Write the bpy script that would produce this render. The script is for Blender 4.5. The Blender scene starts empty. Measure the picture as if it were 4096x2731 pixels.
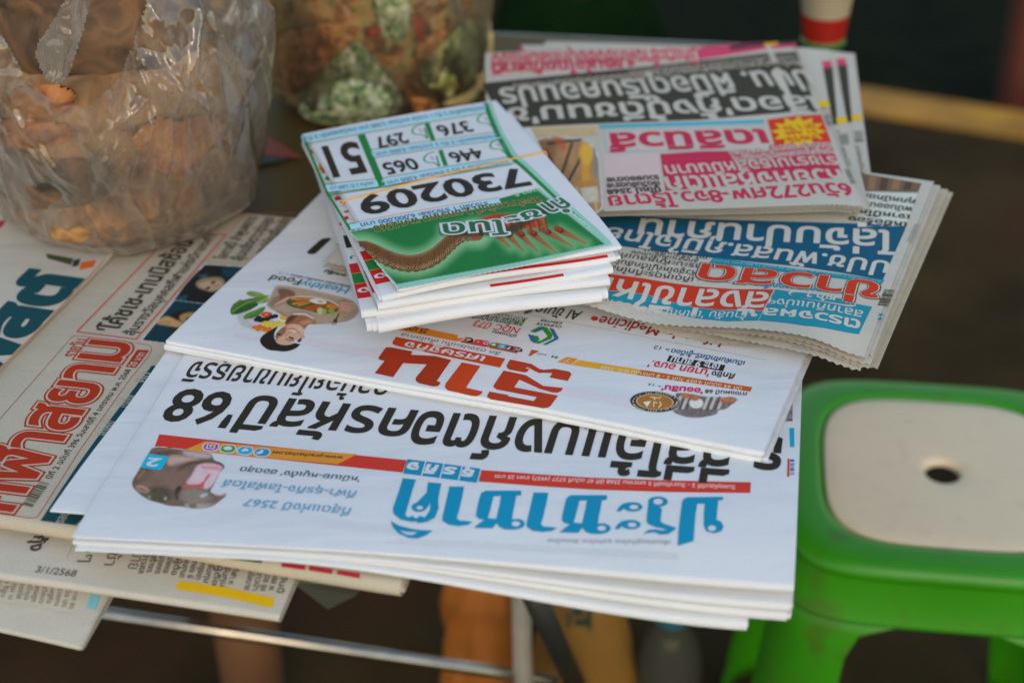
import bpy, bmesh, math, random
import numpy as np
from mathutils import Vector, Matrix
from mathutils.geometry import delaunay_2d_cdt

random.seed(7)
RNG = np.random.RandomState(11)
SC = bpy.context.scene
COL = SC.collection

# ------------------------------------------------------------------ camera
FPX = 6257.0                     # focal length in pixels of the 4096 px wide photograph
PCX, PCY = 2048.0, 1365.5
PITCH, ROLL, CAMH = math.radians(33.6), math.radians(-1.5), 0.62
_f = np.array([0, math.cos(PITCH), -math.sin(PITCH)])
_r0 = np.array([1.0, 0, 0]); _u0 = np.cross(_r0, _f)
_R = _r0 * math.cos(ROLL) + _u0 * math.sin(ROLL)
_U = -_r0 * math.sin(ROLL) + _u0 * math.cos(ROLL)
CAMP = np.array([0, 0, CAMH])
cam_data = bpy.data.cameras.new('camera')
cam = bpy.data.objects.new('camera', cam_data)
COL.objects.link(cam)
cam.matrix_world = Matrix(((_R[0], _U[0], -_f[0], 0), (_R[1], _U[1], -_f[1], 0), (_R[2], _U[2], -_f[2], CAMH), (0, 0, 0, 1)))
cam_data.sensor_width = 36.0
cam_data.lens = FPX / 4096 * 36
cam_data.clip_start = 0.02
cam_data.clip_end = 200
cam_data.dof.use_dof = True
cam_data.dof.focus_distance = 1.01
cam_data.dof.aperture_fstop = 3.7
cam_data.dof.aperture_blades = 0
SC.camera = cam

def unp(x, y, z=0.0):
    """point of the plane at height z that the photograph shows at (x, y); arrays welcome"""
    x = np.asarray(x, float); y = np.asarray(y, float); z = np.asarray(z, float)
    d = _R * ((x - PCX) / FPX)[..., None] - _U * ((y - PCY) / FPX)[..., None] + _f
    t = (z - CAMH) / d[..., 2]
    return CAMP + d * t[..., None]

def at_depth(x, y, dist):
    d = _R * ((x - PCX) / FPX) - _U * ((y - PCY) / FPX) + _f
    return CAMP + d * dist

# ------------------------------------------------------------------ world and sun
world = bpy.data.worlds.new('World'); SC.world = world
world.use_nodes = True
nt = world.node_tree
sky = nt.nodes.new('ShaderNodeTexSky')
sky.sky_type = 'NISHITA'; sky.sun_disc = False
SUN_EL, SUN_AZ = math.radians(32), math.radians(174)
sky.sun_elevation = SUN_EL; sky.sun_rotation = SUN_AZ
sky.air_density = 1.6; sky.dust_density = 0.8; sky.ozone_density = 1.0
bg = nt.nodes['Background']; bg.inputs['Strength'].default_value = 0.15
nt.links.new(sky.outputs[0], bg.inputs[0])
sun_data = bpy.data.lights.new('sun', 'SUN'); sun = bpy.data.objects.new('sun', sun_data); COL.objects.link(sun)
sun_data.energy = 0.52; sun_data.angle = math.radians(18); sun_data.color = (1.0, 0.76, 0.52)
_sd = Vector((math.sin(SUN_AZ) * math.cos(SUN_EL), math.cos(SUN_AZ) * math.cos(SUN_EL), math.sin(SUN_EL)))
sun.rotation_euler = _sd.to_track_quat('Z', 'Y').to_euler()
vs = SC.view_settings
vs.view_transform = 'Standard'; vs.look = 'None'; vs.gamma = 1.0; vs.use_curve_mapping = False
vs.exposure = 0.28
SC.render.engine = 'CYCLES'
SC.cycles.max_bounces = 8; SC.cycles.transparent_max_bounces = 24
SC.cycles.diffuse_bounces = 3; SC.cycles.glossy_bounces = 3; SC.cycles.transmission_bounces = 4
SC.cycles.caustics_reflective = False; SC.cycles.caustics_refractive = False
SC.cycles.use_denoising = True
# ------------------------------------------------------------------ colours and materials
def lin(c):
    c = np.asarray(c, float) / 255.0
    return np.where(c <= 0.04045, c / 12.92, ((c + 0.055) / 1.055) ** 2.4)
ILL = lin((207, 215, 232)) / 0.84
def ink(r, g, b):
    """reflectance of something that looks r,g,b under the soft bluish street light"""
    return tuple(np.clip(lin((r, g, b)) / ILL, 0.004, 0.9))

_MATS = {}
def new_mat(name):
    m = bpy.data.materials.new(name); m.use_nodes = True
    n = m.node_tree.nodes; l = m.node_tree.links
    return m, n, l, n['Principled BSDF']

def paper_mat(color, rough=0.85, fibre=0.06, spec=0.25, bump=0.06, name='paper', big=0.05):
    key = (name, tuple(round(float(c), 4) for c in color), rough, fibre)
    if key in _MATS: return _MATS[key]
    m, n, l, p = new_mat(name)
    tc = n.new('ShaderNodeTexCoord')
    nz = n.new('ShaderNodeTexNoise'); nz.inputs['Scale'].default_value = 900; nz.inputs['Detail'].default_value = 3
    nb = n.new('ShaderNodeTexNoise'); nb.inputs['Scale'].default_value = 14; nb.inputs['Detail'].default_value = 4
    l.new(tc.outputs['Object'], nz.inputs['Vector']); l.new(tc.outputs['Object'], nb.inputs['Vector'])
    mr = n.new('ShaderNodeMapRange'); mr.inputs[1].default_value = 0.3; mr.inputs[2].default_value = 0.7
    mr.inputs[3].default_value = 1 - fibre; mr.inputs[4].default_value = 1 + fibre
    l.new(nz.outputs['Fac'], mr.inputs[0])
    mb = n.new('ShaderNodeMapRange'); mb.inputs[1].default_value = 0.3; mb.inputs[2].default_value = 0.7
    mb.inputs[3].default_value = 1 - big; mb.inputs[4].default_value = 1 + big
    l.new(nb.outputs['Fac'], mb.inputs[0])
    mu = n.new('ShaderNodeMath'); mu.operation = 'MULTIPLY'
    l.new(mr.outputs[0], mu.inputs[0]); l.new(mb.outputs[0], mu.inputs[1])
    vm = n.new('ShaderNodeVectorMath'); vm.operation = 'SCALE'
    vm.inputs[0].default_value = tuple(color)[:3]
    l.new(mu.outputs[0], vm.inputs['Scale'])
    l.new(vm.outputs[0], p.inputs['Base Color'])
    p.inputs['Roughness'].default_value = rough
    p.inputs['Specular IOR Level'].default_value = spec
    if bump:
        nw = n.new('ShaderNodeTexNoise'); nw.inputs['Scale'].default_value = 26; nw.inputs['Detail'].default_value = 2; nw.inputs['Distortion'].default_value = .4
        mw = n.new('ShaderNodeMapping'); mw.inputs['Scale'].default_value = (.45, 1.5, 1); l.new(tc.outputs['Object'], mw.inputs['Vector']); l.new(mw.outputs[0], nw.inputs['Vector'])
        bw = n.new('ShaderNodeBump'); bw.inputs['Strength'].default_value = .35; bw.inputs['Distance'].default_value = 0.004; l.new(nw.outputs['Fac'], bw.inputs['Height'])
        bp = n.new('ShaderNodeBump'); bp.inputs['Strength'].default_value = bump; bp.inputs['Distance'].default_value = 0.0008
        l.new(nz.outputs['Fac'], bp.inputs['Height']); l.new(bw.outputs[0], bp.inputs['Normal']); l.new(bp.outputs[0], p.inputs['Normal'])
    _MATS[key] = m
    return m

def picture_mat(name='printed_picture'):
    if name in _MATS: return _MATS[name]
    m, n, l, p = new_mat(name)
    a = n.new('ShaderNodeAttribute'); a.attribute_name = 'Col'
    tc = n.new('ShaderNodeTexCoord')
    nz = n.new('ShaderNodeTexNoise'); nz.inputs['Scale'].default_value = 1100
    l.new(tc.outputs['Object'], nz.inputs['Vector'])
    mr = n.new('ShaderNodeMapRange'); mr.inputs[1].default_value = 0.3; mr.inputs[2].default_value = 0.7
    mr.inputs[3].default_value = 0.9; mr.inputs[4].default_value = 1.1
    l.new(nz.outputs['Fac'], mr.inputs[0])
    vm = n.new('ShaderNodeVectorMath'); vm.operation = 'SCALE'
    l.new(a.outputs['Color'], vm.inputs[0]); l.new(mr.outputs[0], vm.inputs['Scale'])
    l.new(vm.outputs[0], p.inputs['Base Color'])
    p.inputs['Roughness'].default_value = 0.8; p.inputs['Specular IOR Level'].default_value = 0.25
    _MATS[name] = m
    return m

def I(r, g, b, rough=0.8):
    return paper_mat(ink(r, g, b), rough, 0.05, name='printing_ink', bump=0)

# ------------------------------------------------------------------ object helpers
def empty(name, loc=(0, 0, 0), label=None, cat=None, group=None):
    o = bpy.data.objects.new(name, None); COL.objects.link(o); o.location = loc
    o.empty_display_size = 0.02
    if label: o['label'] = label
    if cat: o['category'] = cat
    if group: o['group'] = group
    return o

def attach(o, parent):
    o.parent = parent
    if parent.parent is None:
        o.matrix_parent_inverse = Matrix.Translation(-Vector(parent.location))
    return o

def tag(o, label, cat, group=None):
    o['label'] = label; o['category'] = cat
    if group: o['group'] = group
    return o

def link_mesh(name, verts, faces, mats, fmat=None, parent=None, smooth=True, kind=None):
    me = bpy.data.meshes.new(name)
    me.from_pydata([tuple(map(float, v)) for v in verts], [], [tuple(map(int, f)) for f in faces])
    if not isinstance(mats, (list, tuple)): mats = [mats]
    for m in mats: me.materials.append(m)
    if fmat is not None: me.polygons.foreach_set('material_index', np.asarray(fmat, np.int32))
    if smooth: me.polygons.foreach_set('use_smooth', np.ones(len(me.polygons), bool))
    me.update()
    o = bpy.data.objects.new(name, me); COL.objects.link(o)
    if parent is not None: attach(o, parent)
    if kind: o['kind'] = kind
    return o

def bm_obj(name, bm, mats, parent=None, smooth=True, kind=None):
    me = bpy.data.meshes.new(name); bm.to_mesh(me); bm.free()
    if not isinstance(mats, (list, tuple)): mats = [mats]
    for m in mats: me.materials.append(m)
    if smooth: me.polygons.foreach_set('use_smooth', np.ones(len(me.polygons), bool))
    o = bpy.data.objects.new(name, me); COL.objects.link(o)
    if parent is not None: attach(o, parent)
    if kind: o['kind'] = kind
    return o

def vnoise(x, y, seed=0):
    """smooth 2-D value noise in 0..1"""
    x = np.asarray(x, float); y = np.asarray(y, float)
    xi = np.floor(x).astype(np.int64); yi = np.floor(y).astype(np.int64)
    fx = x - xi; fy = y - yi
    fx = fx * fx * (3 - 2 * fx); fy = fy * fy * (3 - 2 * fy)
    def h(a, b):
        n = (a * 374761393 + b * 668265263 + seed * 1442695041) & 0xFFFFFFFF
        n = ((n ^ (n >> 13)) * 1274126177) & 0xFFFFFFFF
        return ((n ^ (n >> 16)) & 0xFFFF) / 65535.0
    return (h(xi, yi) * (1 - fx) + h(xi + 1, yi) * fx) * (1 - fy) + (h(xi, yi + 1) * (1 - fx) + h(xi + 1, yi + 1) * fx) * fy

def fbm(x, y, seed=0, oct=4):
    s = 0; a = 0.5; t = 0
    for k in range(oct):
        s = s + a * vnoise(x * 2 ** k, y * 2 ** k, seed + 17 * k); t += a; a *= 0.5
    return s / t

def sstep(a, b, x):
    t = np.clip((np.asarray(x, float) - a) / (b - a), 0, 1)
    return t * t * (3 - 2 * t)

# ------------------------------------------------------------------ glyph outlines -> filled triangles
_CONT = {}
def contours(s):
    if s in _CONT: return _CONT[s]
    cu = bpy.data.curves.new('t', 'FONT'); cu.body = s; cu.size = 1.0; cu.fill_mode = 'NONE'; cu.resolution_u = 3
    ob = bpy.data.objects.new('t', cu)
    me = bpy.data.meshes.new_from_object(ob)
    co = np.array([v.co[:2] for v in me.vertices]).reshape(-1, 2)
    nxt = {}
    for e in me.edges: nxt.setdefault(e.vertices[0], []).append(e.vertices[1]); nxt.setdefault(e.vertices[1], []).append(e.vertices[0])
    seen = set(); out = []
    for a in range(len(co)):
        if a in seen or a not in nxt: continue
        loop = [a]; seen.add(a)
        cur = a + 1 if (a + 1) in nxt[a] else nxt[a][0]
        while cur not in seen:
            loop.append(cur); seen.add(cur)
            c = [q for q in nxt[cur] if q not in seen]
            if not c: break
            cur = c[0]
        if len(loop) > 2: out.append(co[loop])
    bpy.data.objects.remove(ob); bpy.data.meshes.remove(me); bpy.data.curves.remove(cu)
    _CONT[s] = out
    return out

def offset_loops(loops, r):
    """shift closed outlines by r towards their outer side (outer loops grow, holes shrink)"""
    out = []
    # each outline follows the orientation of the largest outline around it (fonts differ in direction)
    ars = [area(c) for c in loops]; bbs = [(c.min(0), c.max(0)) for c in loops]
    sgs = []
    for i, c in enumerate(loops):
        m = (bbs[i][0] + bbs[i][1]) / 2; best = i
        for j in range(len(loops)):
            if abs(ars[j]) > abs(ars[best]) and (bbs[j][0] <= m).all() and (m <= bbs[j][1]).all(): best = j
        sgs.append(1.0 if ars[best] > 0 else -1.0)
    for c, sg in zip(loops, sgs):
        d = np.roll(c, -1, 0) - c
        L = np.linalg.norm(d, axis=1, keepdims=True); keep = L[:, 0] > 1e-6
        c = c[keep]
        if len(c) < 3: continue
        d = np.roll(c, -1, 0) - c
        d /= np.linalg.norm(d, axis=1, keepdims=True) + 1e-12
        n = np.stack([d[:, 1], -d[:, 0]], 1) * sg
        m = n + np.roll(n, 1, 0)
        ml = (m * m).sum(1, keepdims=True)
        m = m / np.maximum(ml, 0.7) * 2
        out.append(c + m * r)
    return out

def area(c):
    x, y = c[:, 0], c[:, 1]
    return 0.5 * np.sum(x * np.roll(y, -1) - y * np.roll(x, -1))

def fill(loops, evenodd=False):
    """robust fill (non-zero winding) of any overlapping closed outlines"""
    V = []; E = []
    for c in loops:
        b = len(V); k = len(c)
        V += [Vector((float(p[0]), float(p[1]))) for p in c]
        E += [(b + i, b + (i + 1) % k) for i in range(k)]
    if not V: return np.zeros((0, 2)), np.zeros((0, 3), int)
    ext = max(max(v[0] for v in V) - min(v[0] for v in V), max(v[1] for v in V) - min(v[1] for v in V), 1e-9)
    r = delaunay_2d_cdt(V, E, [], 0, ext * 1e-6)
    P = np.array([tuple(v) for v in r[0]]); T = np.array([f for f in r[2] if len(f) == 3], int)
    if len(T) == 0: return P, np.zeros((0, 3), int)
    C = P[T].mean(1)
    w = np.zeros(len(C))
    for c in loops:
        a = c; b = np.roll(c, -1, 0)
        for s in range(0, len(C), 2000):
            cx = C[s:s + 2000, 0:1]; cy = C[s:s + 2000, 1:2]
            up = (a[:, 1] <= cy) & (b[:, 1] > cy); dn = (a[:, 1] > cy) & (b[:, 1] <= cy)
            side = (b[:, 0] - a[:, 0]) * (cy - a[:, 1]) - (cx - a[:, 0]) * (b[:, 1] - a[:, 1])
            w[s:s + 2000] += (up & (side > 0)).sum(1) - (dn & (side < 0)).sum(1)
    ok = (np.abs(w) % 2 == 1) if evenodd else (np.abs(w) > 0.5)
    T = T[ok]
    a2 = np.cross(P[T[:, 1]] - P[T[:, 0]], P[T[:, 2]] - P[T[:, 0]])
    T = np.where((a2 < 0)[:, None], T[:, ::-1], T)
    return P, T

_FILL = {}
def text_fill(s, bold=0.0):
    key = (s, round(bold, 4))
    if key not in _FILL:
        L = contours(s)
        if bold: L = offset_loops(L, bold)
        _FILL[key] = fill(L)
    return _FILL[key]
_REF = {}
def ref_height(s):
    thai = any('\u0e00' <= ch <= '\u0e7f' for ch in s)
    k = 'บ' if thai else 'H'
    if k not in _REF: _REF[k] = max(c[:, 1].max() for c in contours(k))
    return _REF[k]

# ------------------------------------------------------------------ painter for printed pictures
class Canvas:
    def __init__(s, X, Y, bg):
        s.X, s.Y = X, Y
        s.rgb = np.ones(X.shape + (3,)) * np.asarray(bg)
        s.a = np.zeros(X.shape)
    def put(s, cov, col, opaque=True):
        col = np.asarray(col)
        s.rgb = s.rgb * (1 - cov[..., None]) + col * cov[..., None]
        if opaque: s.a = np.maximum(s.a, cov)
    def dist_poly(s, pts):
        pts = np.asarray(pts, float); a = pts; b = np.roll(pts, -1, 0)
        d = np.full(s.X.shape, 1e9); ins = np.zeros(s.X.shape, bool)
        for p, q in zip(a, b):
            e = q - p; L = (e * e).sum() + 1e-12
            t = np.clip(((s.X - p[0]) * e[0] + (s.Y - p[1]) * e[1]) / L, 0, 1)
            d = np.minimum(d, np.hypot(s.X - p[0] - t * e[0], s.Y - p[1] - t * e[1]))
            c = ((p[1] <= s.Y) != (q[1] <= s.Y))
            xx = p[0] + (s.Y - p[1]) * e[0] / (e[1] if abs(e[1]) > 1e-9 else 1e-9)
            ins ^= c & (s.X < xx)
        return np.where(ins, -d, d)
    def poly(s, pts, col, soft=3.0, op=1.0, tex=0.0, ts=20.0, seed=1, opaque=True, clip=None):
        cov = op * (1 - sstep(-soft, soft, s.dist_poly(smooth_loop(pts) if len(pts) > 4 else pts)))
        if clip is not None: cov = cov * clip
        c = np.asarray(ink(*col))
        if tex: c = c * (1 + tex * (2 * fbm(s.X / ts, s.Y / ts, seed) - 1))[..., None]
        s.put(cov, c, opaque); return cov
    def ell(s, cx, cy, rx, ry, col, ang=0.0, soft=0.15, op=1.0, tex=0.0, ts=20., seed=1, opaque=True, clip=None):
        c, q = math.cos(math.radians(ang)), math.sin(math.radians(ang))
        u = ((s.X - cx) * c + (s.Y - cy) * q) / rx; v = (-(s.X - cx) * q + (s.Y - cy) * c) / ry
        cov = op * (1 - sstep(1 - soft, 1 + soft, np.hypot(u, v)))
        if clip is not None: cov = cov * clip
        k = np.asarray(ink(*col))
        if tex: k = k * (1 + tex * (2 * fbm(s.X / ts, s.Y / ts, seed) - 1))[..., None]
        s.put(cov, k, opaque); return cov
    def line(s, pts, w, col, soft=2.0, op=1.0, opaque=True, w1=None):
        pts = np.asarray(pts, float); d = np.full(s.X.shape, 1e9); n = len(pts) - 1
        for i in range(n):
            p, q = pts[i], pts[i + 1]; e = q - p; L = (e * e).sum() + 1e-12
            t = np.clip(((s.X - p[0]) * e[0] + (s.Y - p[1]) * e[1]) / L, 0, 1)
            ww = w if w1 is None else w + (w1 - w) * (i + t) / n
            d = np.minimum(d, np.hypot(s.X - p[0] - t * e[0], s.Y - p[1] - t * e[1]) - ww / 2)
        cov = op * (1 - sstep(-soft, soft, d)); s.put(cov, np.asarray(ink(*col)), opaque); return cov
    def grad(s, x0, y0, x1, y1, c0, c1):
        t = np.clip(((s.X - x0) * (x1 - x0) + (s.Y - y0) * (y1 - y0)) / ((x1 - x0) ** 2 + (y1 - y0) ** 2), 0, 1)[..., None]
        return np.asarray(ink(*c0)) * (1 - t) + np.asarray(ink(*c1)) * t

def smooth_loop(pts, it=2):
    p = np.asarray(pts, float)
    for _ in range(it):
        q = np.roll(p, -1, 0)
        p = np.stack([p * 0.75 + q * 0.25, p * 0.25 + q * 0.75], 1).reshape(-1, 2)
    return p

def crop(x0, y0, sc):
    """maps pixels of an enlarged crop to pixels of the photograph"""
    def f(*p):
        if len(p) == 2 and np.isscalar(p[0]): return (x0 + p[0] * sc, y0 + p[1] * sc)
        return [(x0 + q[0] * sc, y0 + q[1] * sc) for q in p]
    f.x0, f.y0, f.sc = x0, y0, sc
    return f

# ------------------------------------------------------------------ a page lying somewhere: frame, relief, print
EPS = 0.00013
class Page:
    def __init__(s, FL, FR, z, depth, zfun=None, grid=0.0):
        """FL, FR: front corners as pixels of the photograph; z: height of the top; depth: metres away from the viewer"""
        a = unp(FL[0], FL[1], z); b = unp(FR[0], FR[1], z if zfun is None else z)
        s.O = a[:2]; d = b[:2] - a[:2]; s.W = float(np.linalg.norm(d)); s.ex = d / s.W
        s.ey = np.array([-s.ex[1], s.ex[0]]); s.D = depth; s.z0 = z
        s.zf = zfun; s.grid = grid; s.parts = {}; s.pics = []; s.crop = None
    def ztop(s, u, v):
        u = np.asarray(u, float); v = np.asarray(v, float)
        return s.z0 + (s.zf(u, v, s.W, s.D) if s.zf else 0 * u)
    def world(s, u, v, dz=0.0):
        u = np.asarray(u, float); v = np.asarray(v, float)
        xy = s.O + u[..., None] * s.ex + v[..., None] * s.ey
        return np.concatenate([xy, (s.ztop(u, v) + dz)[..., None]], -1)
    def uv(s, x, y):
        """local metres of photograph pixels"""
        x = np.asarray(x, float); y = np.asarray(y, float)
        if s.crop is not None: x = s.crop.x0 + x * s.crop.sc; y = s.crop.y0 + y * s.crop.sc
        z = np.full(x.shape, s.z0)
        for _ in range(5 if s.zf else 1):
            q = unp(x, y, z)[..., :2] - s.O
            M = np.linalg.inv(np.stack([s.ex, s.ey])); q = q @ M; u = q[..., 0]; v = q[..., 1]
            z = s.ztop(u, v)
        return np.stack([u, v], -1)
    def skew(s, deg):
        a = math.radians(deg); c, k = math.cos(a), math.sin(a)
        s.ey = np.array([s.ey[0] * c - s.ey[1] * k, s.ey[0] * k + s.ey[1] * c]); return s
    def center(s): return s.world(np.array(s.W / 2), np.array(s.D / 2))
    def add(s, part, P, T, mat, layer=1):
        if len(T): s.parts.setdefault(part, []).append((P, T, mat, layer))
    def poly(s, part, pts, mat, layer=1, smooth=False):
        p = s.uv([q[0] for q in pts], [q[1] for q in pts])
        if smooth: p = smooth_loop(p)
        P, T = fill([p]); s.add(part, P, T, mat, layer)
    def polys(s, part, list_of_pts, mat, layer=1, smooth=False, evenodd=True):
        L = []
        for pts in list_of_pts:
            p = s.uv([q[0] for q in pts], [q[1] for q in pts])
            L.append(smooth_loop(p) if smooth else p)
        P, T = fill(L, evenodd); s.add(part, P, T, mat, layer)
    def stroke(s, part, pts, w, mat, layer=1, closed=False, smooth=False):
        """w in photograph-crop pixels measured across at the first point (horizontal)"""
        p = s.uv([q[0] for q in pts], [q[1] for q in pts])
        k = s.uv([pts[0][0], pts[0][0] + w], [pts[0][1], pts[0][1]])
        s.stroke_uv(part, p, float(np.linalg.norm(k[1] - k[0])), mat, layer, closed, smooth)
    def stroke_uv(s, part, p, wm, mat, layer=1, closed=False, smooth=False):
        if smooth:
            if closed: p = smooth_loop(p)
            else:
                for _ in range(2):
                    q = p[1:]; r = np.stack([p[:-1] * .75 + q * .25, p[:-1] * .25 + q * .75], 1).reshape(-1, 2)
                    p = np.concatenate([p[:1], r, p[-1:]])
        d = (np.roll(p, -1, 0) - p) if closed else np.diff(p, axis=0)
        d /= np.linalg.norm(d, axis=1, keepdims=True) + 1e-12
        n = np.stack([-d[:, 1], d[:, 0]], 1)
        if closed: m = n + np.roll(n, 1, 0)
        else: m = np.concatenate([n[:1] * 2, n[1:] + n[:-1], n[-1:] * 2])
        m = m / np.maximum((m * m).sum(1, keepdims=True), 0.6) * 2 * wm / 2
        A = p + m; B = p - m; k = len(p)
        P = np.concatenate([A, B]); T = []
        for i in range(k if closed else k - 1):
            j = (i + 1) % k; T += [(i, k + i, k + j), (i, k + j, j)]
        T = np.array(T)
        a2 = np.cross(P[T[:, 1]] - P[T[:, 0]], P[T[:, 2]] - P[T[:, 0]])
        T = np.where((a2 < 0)[:, None], T[:, ::-1], T)
        s.add(part, P, T, mat, layer)
    def text(s, part, st, p0, p1, top, mat, bold=0.0, layer=2, shear=0.0, ref=None, outline=None):
        """writes st from baseline point p0 to p1; top = a pixel at the height of a consonant / capital"""
        q = s.uv([p0[0], p1[0], top[0]], [p0[1], p1[1], top[1]])
        ax = q[1] - q[0]; L = np.linalg.norm(ax); ax = ax / L; ay = np.array([-ax[1], ax[0]])
        h = abs(float((q[2] - q[0]) @ ay))
        s.text_uv(part, st, q[0], ax, L, h, mat, bold, layer, shear, ref, outline)
    def text_uv(s, part, st, o, ax, L, h, mat, bold=0.0, layer=2, shear=0.0, ref=None, outline=None):
        ay = np.array([-ax[1], ax[0]])
        cs = contours(st)
        if not cs: return
        x0 = min(c[:, 0].min() for c in cs); x1 = max(c[:, 0].max() for c in cs)
        sx = L / (x1 - x0); sy = h / (ref or ref_height(st))
        def put(b, m, ly):
            P, T = text_fill(st, b)
            X = (P[:, 0] - x0) * sx + shear * P[:, 1] * sy; Y = P[:, 1] * sy
            s.add(part, o + X[:, None] * ax + Y[:, None] * ay, T, m, ly)
        if outline: put(bold + outline[0], outline[1], layer); put(bold, mat, layer + 1)
        else: put(bold, mat, layer)
    def column(s, part, x0, y0, x1, y1, lines, mat, h=0.6, seed=1, axis=None, frac=1.0, bold=0.0):
        """lines of small print; (x0,y0) start of the first line, (x1,y1) its end, axis = pixel where the last line starts"""
        q = s.uv([x0, x1, axis[0]], [y0, y1, axis[1]])
        ax = q[1] - q[0]; L = np.linalg.norm(ax); ax = ax / L; dn = q[2] - q[0]
        st = np.linalg.norm(dn) / max(lines - 1, 1); rr = random.Random(seed)
        for i in range(lines):
            f = 1.0 if i < lines - 1 else frac
            w = filler(rr, int(L * f / (st * h * 1.05)))
            s.text_uv(part, w, q[0] + dn * (i / max(lines - 1, 1)), ax, L * f * (0.93 + 0.07 * rr.random()), st * h * 0.62, mat, bold, 2)
    def barcode(s, part, a, b, c, mat, n=34, seed=3):
        """a->b along the bars' row, c the far end of the first bar"""
        q = s.uv([a[0], b[0], c[0]], [a[1], b[1], c[1]]); d = q[1] - q[0]; e = q[2] - q[0]
        rr = random.Random(seed); t = 0.0
        while t < 1:
            w = rr.choice([1, 1, 2, 3]) / n / 2.2
            P = np.array([q[0] + d * t, q[0] + d * min(t + w, 1), q[0] + d * min(t + w, 1) + e, q[0] + d * t + e])
            T = np.array([(0, 1, 2), (0, 2, 3)])
            if np.cross(P[1] - P[0], P[2] - P[0]) < 0: T = T[:, ::-1]
            s.add(part, P, T, mat, 1); t += w + rr.choice([1, 1, 2]) / n / 2.2
    def paint(s, part, box, step, func, bg=(205, 214, 231), layer=1, quad=None):
        x0, y0, x1, y1 = box
        nx = int((x1 - x0) / step) + 1; ny = int((y1 - y0) / step) + 1
        X, Y = np.meshgrid(np.linspace(x0, x1, nx), np.linspace(y0, y1, ny))
        c = Canvas(X, Y, ink(*bg)); func(c)
        uv = s.uv(X, Y); a = c.a
        idx = np.arange(nx * ny).reshape(ny, nx)
        F = np.stack([idx[1:, :-1], idx[1:, 1:], idx[:-1, 1:], idx[:-1, :-1]], -1).reshape(-1, 4)
        cov = np.maximum.reduce([a[1:, :-1], a[1:, 1:], a[:-1, 1:], a[:-1, :-1]]).reshape(-1)
        F = F[cov > 0.04]
        s.pics.append((part, uv.reshape(-1, 2), F, np.clip(c.rgb, 0.003, 0.9).reshape(-1, 3), layer))
    def clusters(s, items):
        bb = [(P.min(0) - .0004, P.max(0) + .0004) for P, T, m, l in items]; g = list(range(len(items)))
        def find(i):
            while g[i] != i: i = g[i]
            return i
        for i in range(len(items)):
            for j in range(i):
                if (bb[i][0] <= bb[j][1]).all() and (bb[j][0] <= bb[i][1]).all(): g[find(i)] = find(j)
        out = {}
        for i in range(len(items)): out.setdefault(find(i), []).append(items[i])
        return list(out.values())
    def build(s, root):
        todo = []
        for part, items in s.parts.items():
            if part in ('headline', 'banner', 'logo', 'photo'): todo += [(part, c) for c in s.clusters(items)]
            else: todo.append((part, items))
        for part, items in todo:
            V = []; F = []; M = []; mats = []; off = 0; dz = []
            for P, T, mat, layer in items:
                if mat not in mats: mats.append(mat)
                V.append(P); F.append(T + off); M += [mats.index(mat)] * len(T); off += len(P)
                dz.append(np.full(len(P), layer * EPS))
            V = np.concatenate(V); F = np.concatenate(F); dz = np.concatenate(dz)
            if s.zf and s.grid:
                bm = bmesh.new()
                vs_ = [bm.verts.new((p[0], p[1], d)) for p, d in zip(V, dz)]
                for f, mi in zip(F, M):
                    try: bm.faces.new([vs_[i] for i in f]).material_index = mi
                    except ValueError: pass
                for ax in (0, 1):
                    lo, hi = V[:, ax].min(), V[:, ax].max(); k = math.ceil(lo / s.grid)
                    while k * s.grid < hi:
                        co = [0, 0, 0]; no = [0, 0, 0]; co[ax] = k * s.grid; no[ax] = 1
                        bmesh.ops.bisect_plane(bm, geom=bm.verts[:] + bm.edges[:] + bm.faces[:], plane_co=co, plane_no=no, dist=1e-7)
                        k += 1
                for v in bm.verts:
                    w = s.world(np.array(v.co.x), np.array(v.co.y), v.co.z); v.co = Vector(w)
                bm_obj(part, bm, mats, root, smooth=False)
            else:
                link_mesh(part, s.world(V[:, 0], V[:, 1], dz), F, mats, M, root, smooth=False)
        for part, uv, F, rgb, layer in s.pics:
            w = s.world(uv[:, 0], uv[:, 1], layer * EPS)
            used = np.unique(F); remap = -np.ones(len(w), int); remap[used] = np.arange(len(used))
            o = link_mesh(part, w[used], remap[F], picture_mat(), None, root, smooth=False)
            at = o.data.color_attributes.new('Col', 'FLOAT_COLOR', 'POINT')
            at.data.foreach_set('color', np.concatenate([rgb[used], np.ones((len(used), 1))], 1).astype(np.float32).ravel())

_WORDS = 'ข่าว วันนี้ รัฐบาล ประชุม นโยบาย เศรษฐกิจ ตลาด ราคา ทอง หุ้น กรุงเทพ ตำรวจ จับกุม ผู้ต้องหา เลือกตั้ง นายก รัฐมนตรี การเมือง ต่างประเทศ กีฬา บอล มวย สลาก รางวัล ปีใหม่ อากาศ หนาว ฝน น้ำท่วม ภาคใต้ เหนือ อุบัติเหตุ ถนน รถไฟ เดินทาง ท่องเที่ยว ประชาชน ชาวบ้าน เกษตร ข้าว ยาง ลงทุน ธนาคาร ดอกเบี้ย บาท ล้าน โครงการ สร้าง งาน คน ไทย จีน อเมริกา โลก'.split()
def filler(rr, n):
    n = max(n, 4); t = ''
    while len(t) < n:
        t += rr.choice(_WORDS) + (' ' if rr.random() < 0.25 else '')
    return t[:n].strip() or 'ข่าว'

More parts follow.
